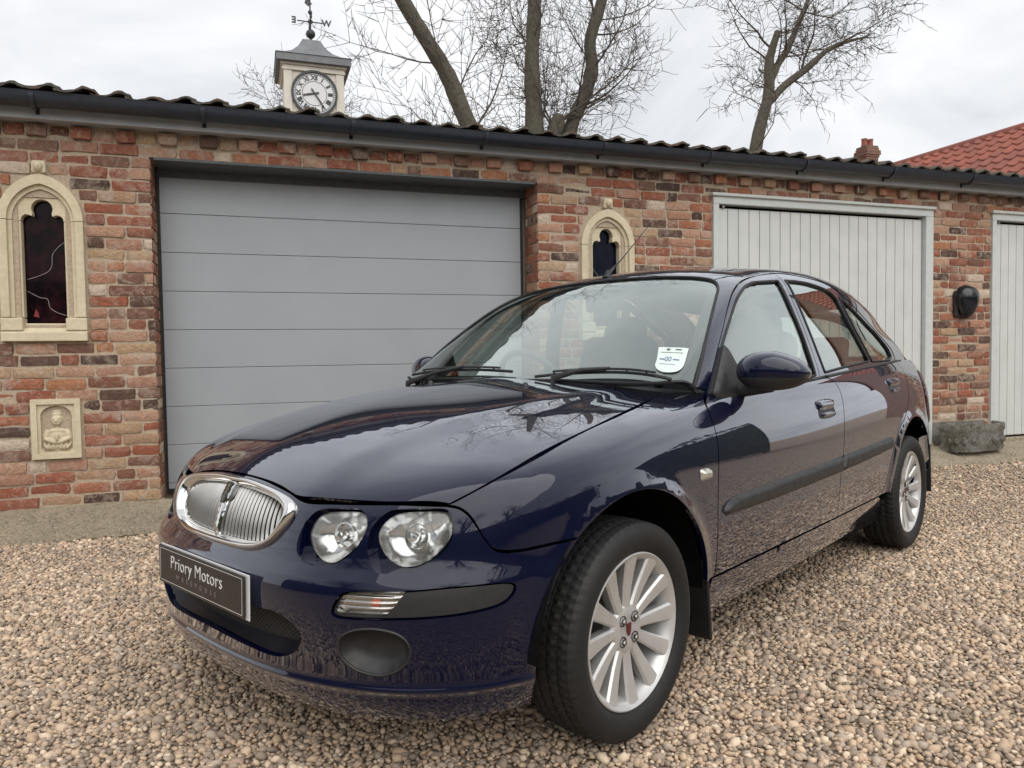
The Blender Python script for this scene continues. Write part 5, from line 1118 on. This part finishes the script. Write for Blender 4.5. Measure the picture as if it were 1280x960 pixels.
for t, r in ((.35,.03),(.62,.036),(.95,.034),(1.35,.046),(1.75,.034),(2.1,.036),(2.45,.034),(2.8,.03)):
    m = MB(); a, b = (.325*.96*math.copysign(abs(math.cos(t))**.55, math.cos(t)), -.185*.96*abs(math.sin(t))**.6+.10); m.lathe([(0,.012),(r*.45,.010),(r*.6,.004),(r*.8,.008),(r,.0)], 12, Matrix.Translation((a,b,.095)) @ Matrix.Rotation(math.pi/2, 4, 'X') @ Matrix.Rotation(0, 4, 'Z')); m.obj('carving', 'planter_stone', pn, smooth=50)
# ---------------------------------------------------------------- clock tower
tw_ = empty('clock_tower', wl(.300,5.0,0), WY); tag(tw_, 'cream clock turret with lead cap and weather vane rising behind the garage roof', 'clock tower')
H = .365   # half width of the body; front face at local y = 0
m = MB(); m.bbox((-H,.0,0),(H,2*H,4.80)); m.obj('body', 'tower_cream', tw_)
for a, b in ((-H-.012,-H+.09),(H-.09,H+.012)):
    m = MB(); m.bbox((a,-.018,3.0),(b,.05,4.70)); m.obj('pilaster', 'tower_cream', tw_, bevel=.004)
for z0, z1, d in ((4.70,4.735,.03),(4.735,4.765,.02),(4.765,4.80,.045)):
    m = MB(); m.bbox((-H-d,-d,z0),(H+d,2*H+d,z1)); m.obj('cornice', 'tower_cream', tw_, bevel=.004)
m = MB(); E = .465; m.bbox((-E,H-E,4.795),(E,H+E,4.885)); m.obj('eaves', 'lead', tw_)
m = MB(); vs = []; prof = [(.475,4.885),(.45,4.90),(.36,4.935),(.26,5.00),(.18,5.09),(.125,5.19),(.115,5.215)]
for r, z in prof: vs += [(-r,H-r,z),(r,H-r,z),(r,H+r,z),(-r,H+r,z)]
m.add(vs, [(i*4+j, i*4+(j+1) % 4, i*4+4+(j+1) % 4, i*4+4+j) for i in range(len(prof)-1) for j in range(4)]+[tuple((len(prof)-1)*4+j for j in range(4))]); m.obj('cap_roof', 'lead', tw_)
m = MB(); m.lathe([(0,.0),(.018,.0),(.018,.07)], 12, Matrix.Translation((0,H,5.21))); m.lathe([(.0,-.062),(.03,-.054),(.055,-.028),(.062,0),(.055,.028),(.03,.054),(0,.062)], 20, Matrix.Translation((0,H,5.335))); m.tube([(0,H,5.38),(0,H,5.95)], .010, 8); m.lathe([(.0,-.03),(.022,-.02),(.03,0),(.022,.02),(0,.03)], 14, Matrix.Translation((0,H,5.62))); fin = m.obj('finial', 'iron', tw_, smooth=60)
vane = empty('weather_vane', (0,H,5.495), parent=tw_)
m = MB()
for a in (0, math.pi/2): m.tube([(-.17*math.cos(a),-.17*math.sin(a),0),(.17*math.cos(a),.17*math.sin(a),0)], .0075, 6)
m.box((0,0,0), (.05,.05,.05), Matrix.Rotation(R_(45), 3, 'Y')); m.obj('cross_arms', 'iron', vane)
FR = Matrix(((1,0,0,0),(0,0,-1,0),(0,1,0,0),(0,0,0,1)))
for ch_, p in (('W',(.21,0,0)), ('E',(-.21,0,0))):
    me = text_mesh(ch_, .115, 'compass_letter', .006, bold=.004); me.transform(FR)
    if ch_ == 'E': me.transform(Matrix.Diagonal((-1,1,1,1))); me.flip_normals()
    link('compass_letter', me, 'iron', vane, p)
for ch_, p in (('N',(0,.21,0)), ('S',(0,-.21,0))):
    me = text_mesh(ch_, .115, 'compass_letter', .006, bold=.004); me.transform(FR); me.transform(Matrix.Rotation(math.pi/2, 4, 'Z')); link('compass_letter', me, 'iron', vane, p)
m = MB(); m.prism([(-.02,.20),(.03,.24),(-.01,.27),(.03,.36),(-.04,.42),(-.10,.36),(-.05,.31),(-.07,.24)], -.004, .004); m.obj('pointer', 'iron', vane)
ck = empty('clock_dial', (0,-.012,4.425), parent=tw_)
def disc(r0, r1, y0, y1, n=56):
    m = MB(); Mx = Matrix(((1,0,0),(0,0,1),(0,-1,0))); m.lathe([(r0,-y0),(r0,-y1),(r1,-y1),(r1,-y0),(r0,-y0)], n, Matrix(((1,0,0),(0,0,-1),(0,1,0))) @ Matrix.Diagonal((1,1,1)) if 0 else Matrix(((1,0,0),(0,0,-1),(0,1,0)))); return m
def ringy(r0, r1, yf, yb, name, mat, n=56):
    m = MB(); vs = []
    for y in (yf, yb):
        for r in (r0, r1): vs += [(r*math.cos(2*math.pi*j/n), y, r*math.sin(2*math.pi*j/n)) for j in range(n)]
    f = []
    for j in range(n):
        q = (j+1) % n; f += [(j, q, n+q, n+j), (2*n+j, 3*n+j, 3*n+q, 2*n+q), (n+j, n+q, 3*n+q, 3*n+j), (j, 2*n+j, 2*n+q, q)]
    m.add(vs, f); return m.obj(name, mat, ck, smooth=40)
ringy(.001, .272, -.012, .0, 'face', 'clock_white'); ringy(.262, .290, -.030, .0, 'bezel', 'clock_black'); ringy(.150, .156, -.0145, -.011, 'chapter_ring', 'clock_black'); ringy(.236, .241, -.0145, -.011, 'chapter_ring', 'clock_black')
m = MB()
for k in range(60):
    a = 2*math.pi*k/60; MR = Matrix.Rotation(-a, 3, 'Y'); m.box(MR @ Vector((0,-.0135,.251)), (.005,.004,.016), MR)
m.obj('minute_marks', 'clock_black', ck)
RN = ['XII','I','II','III','IIII','V','VI','VII','VIII','IX','X','XI']
for k, tx in enumerate(RN):
    me = text_mesh(tx, .082, 'numeral', .002, spacing=.86, bold=.0022); me.transform(FR); a = 2*math.pi*k/12
    link('numeral', me, 'clock_black', ck, (.196*math.sin(a),-.0135,.196*math.cos(a)), (0, a, 0))
def hand(a, L_, w, tail):
    m = MB(); m.prism([(-w,0),(-w*1.5,L_*.62),(-w*.5,L_*.72),(-w*1.6,L_*.80),(0,L_),(w*1.6,L_*.80),(w*.5,L_*.72),(w*1.5,L_*.62),(w,0),(w*1.6,-tail*.8),(0,-tail),(-w*1.6,-tail*.8)], -.004, .0); return m.obj('hand', 'clock_black', ck, loc=(0,-.020,0), rot=(0,a,0))
hand(R_(258), .155, .009, .06).location.y = -.018; hand(R_(146), .225, .007, .075).location.y = -.025
# ---------------------------------------------------------------- trees
def branch(m, rg, p, d, L_, r, depth, tw, up=.25, wob=.20, minr=.006):
    """one tapering wandering branch with side shoots; thin wood goes to the twig mesh"""
    n = max(3, int(L_/.22)); pts = [p]; rad = [r]; q = p.copy(); dd = d.normalized()
    for i in range(n):
        dd = (dd+Vector((rg.gauss(0,wob), rg.gauss(0,wob), rg.gauss(0,wob)+up*.28))*.5).normalized(); q = q+dd*(L_/n); pts.append(q.copy()); rad.append(max(minr*.55, r*(1-.82*(i+1)/n)))
    (m if r > .022 else tw).tube(pts, rad, 6 if r > .05 else (5 if r > .02 else 3), cap=False)
    if depth <= 0: return
    for i in range(1, len(pts)):
        k = 1+(rg.random() < .65)
        if i < len(pts)*.25 and r > .05: k = rg.random() < .35
        for _ in range(int(k)):
            t = (pts[i]-pts[i-1]).normalized(); o = t.orthogonal().normalized(); o.rotate(Matrix.Rotation(rg.uniform(0, 6.283), 3, t)); nd = (t*rg.uniform(.35,.9)+o*rg.uniform(.6,1.1)).normalized()
            branch(m, rg, pts[i], nd, L_*rg.uniform(.30,.52), max(minr, rad[i]*rg.uniform(.38,.58)), depth-1, tw, up, wob, minr)
def tree(stems, seed, label, name='bare_tree', group=None, shoots=16, depth=2, cfg=None):
    rg = random.Random(seed); base = stems[0][0][0]; t = empty(name, (base[0], base[1], 0)); tag(t, label, 'tree', group); o = Vector((base[0], base[1], 0))
    tr, tw = MB(), MB()
    for pts, rad, lean in stems:
        pts = [Vector(p)-o for p in pts]; cp = [Vector(q) for q in catmull([tuple(p) for p in pts], 5)]; k = len(cp); rr = [np.interp(i/(k-1), np.linspace(0,1,len(rad)), rad)*(1+.05*rg.gauss(0,1)) for i in range(k)]
        tr.tube(cp, rr, 12, cap=True)
        for _ in range(shoots):
            i = rg.randrange(int(k*.22), k); ax = (cp[min(i+1,k-1)]-cp[i-1]).normalized(); q = ax.orthogonal().normalized(); q.rotate(Matrix.Rotation(rg.uniform(0,6.283), 3, ax))
            c = cfg or {}; branch(tr, rg, cp[i]+q*rr[i]*.6, (q*1.0+ax*rg.uniform(.1,.7)+Vector((0,0,.15))).normalized(), rg.uniform(*c.get('L', (1.0,2.4))), min(rr[i]*.5, rg.uniform(*c.get('r', (.016,.045)))), depth, tw, c.get('up', .35), c.get('wob', .22), c.get('minr', .006))
    tr.obj('trunk', 'bark', t, smooth=60); b = tw.obj('twigs', 'twig', t); b['kind'] = 'stuff'; return t
def W3(l): return [tuple(wl(*p)) for p in l]
tree([(W3([(4.4,8.2,.0),(4.3,8.2,2.4),(3.75,8.1,4.2),(3.19,8,5.24),(2.86,8,5.99),(2.44,7.9,6.56),(1.99,7.8,7.19),(1.35,7.7,8.3)]), [.36,.27,.18,.155,.145,.13,.115,.08], 0),
      (W3([(4.5,8.2,.0),(4.48,8.2,2.6),(4.49,8,5.21),(4.46,8,6.38),(4.53,8,7.54),(4.5,8,9.2)]), [.36,.24,.155,.14,.12,.07], 0),
      (W3([(4.55,8.2,.0),(4.7,8.2,3.2),(5.2,8,5.2),(5.52,8,5.9),(5.68,8,6.44),(5.65,8,6.96),(5.9,8,7.73),(6.2,8,9.0)]), [.36,.20,.14,.125,.13,.115,.105,.06], 0),
      (W3([(4.62,8.0,3.6),(4.75,7.9,4.7),(4.90,7.85,5.32),(4.93,7.85,5.44)]), [.13,.12,.13,.10], 0)], 21, 'bare tree of three thick leaning stems behind the grey sectional door', shoots=10, depth=2, cfg=dict(L=(1.4,2.8), r=(.014,.030), up=.75, wob=.17, minr=.0062))
tree([(W3([(9.9,9.2,0),(9.95,9.1,3.0),(10.15,9,5.54),(10.48,9,6.71),(10.52,9,7.51),(10.74,9,8.15)]), [.28,.21,.14,.125,.095,.075], 0),
      (W3([(10.42,9,6.5),(10.85,8.9,6.95),(11.35,8.8,7.33),(11.9,8.7,7.80),(12.4,8.6,8.0),(12.8,8.5,8.1)]), [.09,.085,.075,.055,.035,.015], 0),
      (W3([(10.5,9,6.9),(10.72,9,7.4),(11.02,9,7.83),(11.4,9.1,8.5),(11.8,9.2,9.2),(12.1,9.3,9.9)]), [.08,.08,.07,.055,.04,.02], 0)], 5, 'bare spreading tree behind the boarded garage doors', shoots=10, depth=2, cfg=dict(L=(1.0,1.9), r=(.016,.030), up=.12, wob=.30, minr=.0072))
tree([(W3([(1.5,24,0),(1.55,24,4),(1.5,24,7.5),(1.45,24,9.5)]), [.3,.22,.12,.05], 0)], 9, 'small distant bare tree beside the clock turret', shoots=26, depth=2, cfg=dict(L=(1.2,2.6), r=(.02,.04), up=.6, minr=.010))
# ---------------------------------------------------------------- brick chimney and the red-roofed building
cm = empty('brick_chimney', wl(18.5,14.3,0), WY); tag(cm, 'small brick chimney stack with two clay pots above the garage roof', 'chimney')
m = MB(); m.bbox((-.23,-.23,0),(.23,.23,7.15)); m.obj('stack', 'far_brick', cm)
for i in range(6):
    m = MB(); d = (.235,.26,.29,.285,.25,.235)[i]; m.bbox((-d,-d,7.15+i*.075),(d,d,7.15+i*.075+.072)); m.obj('oversail_course', 'far_brick', cm, bevel=.01)
for x in (-.12,.12):
    m = MB(); m.lathe([(.09,0),(.10,.03),(.09,.06),(.085,.20),(.095,.22),(.095,.25),(.07,.25)], 18); m.obj('chimney_pot', 'red_tile', cm, smooth=40, loc=(x,0,7.6))
hb = empty('red_roofed_building', wl(10.2,0,0), WY); tag(hb, 'low brick building with a red pantiled roof at the far end of the garages', 'building')
m = MB(); m.bbox((0,.7,0),(6.0,8.1,2.95)); m.obj('wall', 'far_brick', hb)
m = MB(); m.add([(0,.7,2.95),(6,.7,2.95),(3,.7,5.12),(0,8.1,2.95),(6,8.1,2.95),(3,8.1,5.12)], [(0,1,2),(3,5,4),(0,2,5,3),(1,4,5,2)]); m.obj('gable', 'far_brick', hb)
sl = math.hypot(3.2,2.32); an = math.atan2(2.32,3.2); tiles = MB(); TW, TH = .235, .31; nr = int(sl/TH); nc = int(7.6/TW)
for r_ in range(nr+1):
    for c in range(nc):
        y0 = .6+c*TW; s0 = r_*TH; s1 = min(s0+TH+.05, sl+.02); pts = []
        for s_, h0 in ((s0,.055),(s1,.022)):
            for j, hz in ((0,0.),(.28,-.012),(.55,.0),(.80,.038),(1.02,.004)): pts.append((-.22+s_*math.cos(an)-(h0+hz)*math.sin(an), y0+j*TW, 2.80+s_*math.sin(an)+(h0+hz)*math.cos(an)))
        pts += [(p[0]+.012*math.sin(an), p[1], p[2]-.03) for p in pts[:5]]
        tiles.add(pts, [(j, j+1, 6+j, 5+j) for j in range(4)]+[(10+j, 11+j, j+1, j) for j in range(4)])
rt_ = tiles.obj('roof_tiles', 'red_tile', hb, smooth=50); rt_['kind'] = 'stuff'
m = MB(); m.add([(2.98,.6,5.13),(6.2,.6,2.80),(6.2,8.2,2.80),(2.98,8.2,5.13)], [(0,1,2,3)]); m.obj('roof_slope', 'red_tile', hb)
for c in range(17):
    m = MB(); m.lathe([(.13,0),(.13,.44)], 10, Matrix.Translation((3.0,0.6+c*.445,5.09)) @ Matrix.Rotation(-math.pi/2, 4, 'X')); m.obj('ridge_tile', 'red_tile', hb, smooth=50)
for y in (2.0,4.6):
    fr_ = MB(); fr_.bbox((-.04,y-.55,.9),(.05,y+.55,2.1)); f_ = fr_.obj('window', 'frame_paint', hb); g_ = MB(); g_.bbox((-.055,y-.47,.98),(-.045,y-.03,2.02)); g_.bbox((-.055,y+.03,.98),(-.045,y+.47,2.02)); g_.obj('pane', 'window_glass', f_)
# ---------------------------------------------------------------- what stands behind the photographer and shows in the paint
def hedge(name, p0, p1, h, w, seed, label):
    rg = random.Random(seed); a, b = Vector(p0), Vector(p1); Lh = (b-a).length; d = (b-a)/Lh; s_ = Vector((-d.y, d.x, 0)); t = empty(name, a); tag(t, label, 'hedge')
    m = MB(); n = int(Lh*230)
    for _ in range(n):
        u = rg.uniform(0, Lh); v = rg.gauss(0, w*.42); z = h*(1-rg.random()**2.2)*(.9+.2*math.sin(u*1.7)); c = d*u+s_*v+Vector((0,0,z)); e1 = Vector((rg.gauss(0,1),rg.gauss(0,1),rg.gauss(0,1))).normalized(); e2 = e1.orthogonal().normalized(); r = rg.uniform(.05,.11)
        m.add([c+e1*r, c+e2*r*.6, c-e1*r, c-e2*r*.6], [(0,1,2,3)])
    f = m.obj('foliage', 'leaf_dark', t)
    m = MB(); m.box(tuple((b-a)/2+Vector((0,0,h*.45))), (Lh, w*.7, h*.85), Matrix.Rotation(math.atan2(d.y, d.x), 3, 'Z')); m.obj('stems', 'leaf_dark', t)
hedge('hedge', wl(-7.5,-3,0), wl(-7.5,-17,0), 3.0, 1.0, 3, 'dark evergreen hedge closing the yard to the left of the camera'); hedge('hedge', wl(-7,-15.5,0), wl(14,-15.5,0), 3.3, 1.0, 4, 'dark evergreen hedge behind the camera facing the garages')
hedge('hedge', wl(13.5,-2.5,0), wl(13.5,-16,0), 3.2, 1.0, 6, 'dark evergreen hedge beyond the end of the red-roofed building')
for i, (u, o) in enumerate(((-3.5,-18.5),(4.5,-19.5),(-10.5,-8.0))):
    tree([(W3([(u,o,0),(u+.1,o,2.5),(u-.1,o,5),(u+.2,o,7.5)]), [.32,.26,.2,.08], 0), (W3([(u+.05,o,3.4),(u+.9,o+.3,5.2),(u+1.5,o+.4,7)]), [.16,.12,.05], 0)], 40+i, ['bare tree behind the hedge facing the sectional door','bare tree behind the hedge facing the boarded doors','bare tree beyond the hedge to the left'][i], group='trees behind the photographer', shoots=12, depth=2, cfg=dict(L=(1.2,2.6), r=(.03,.06), minr=.012))
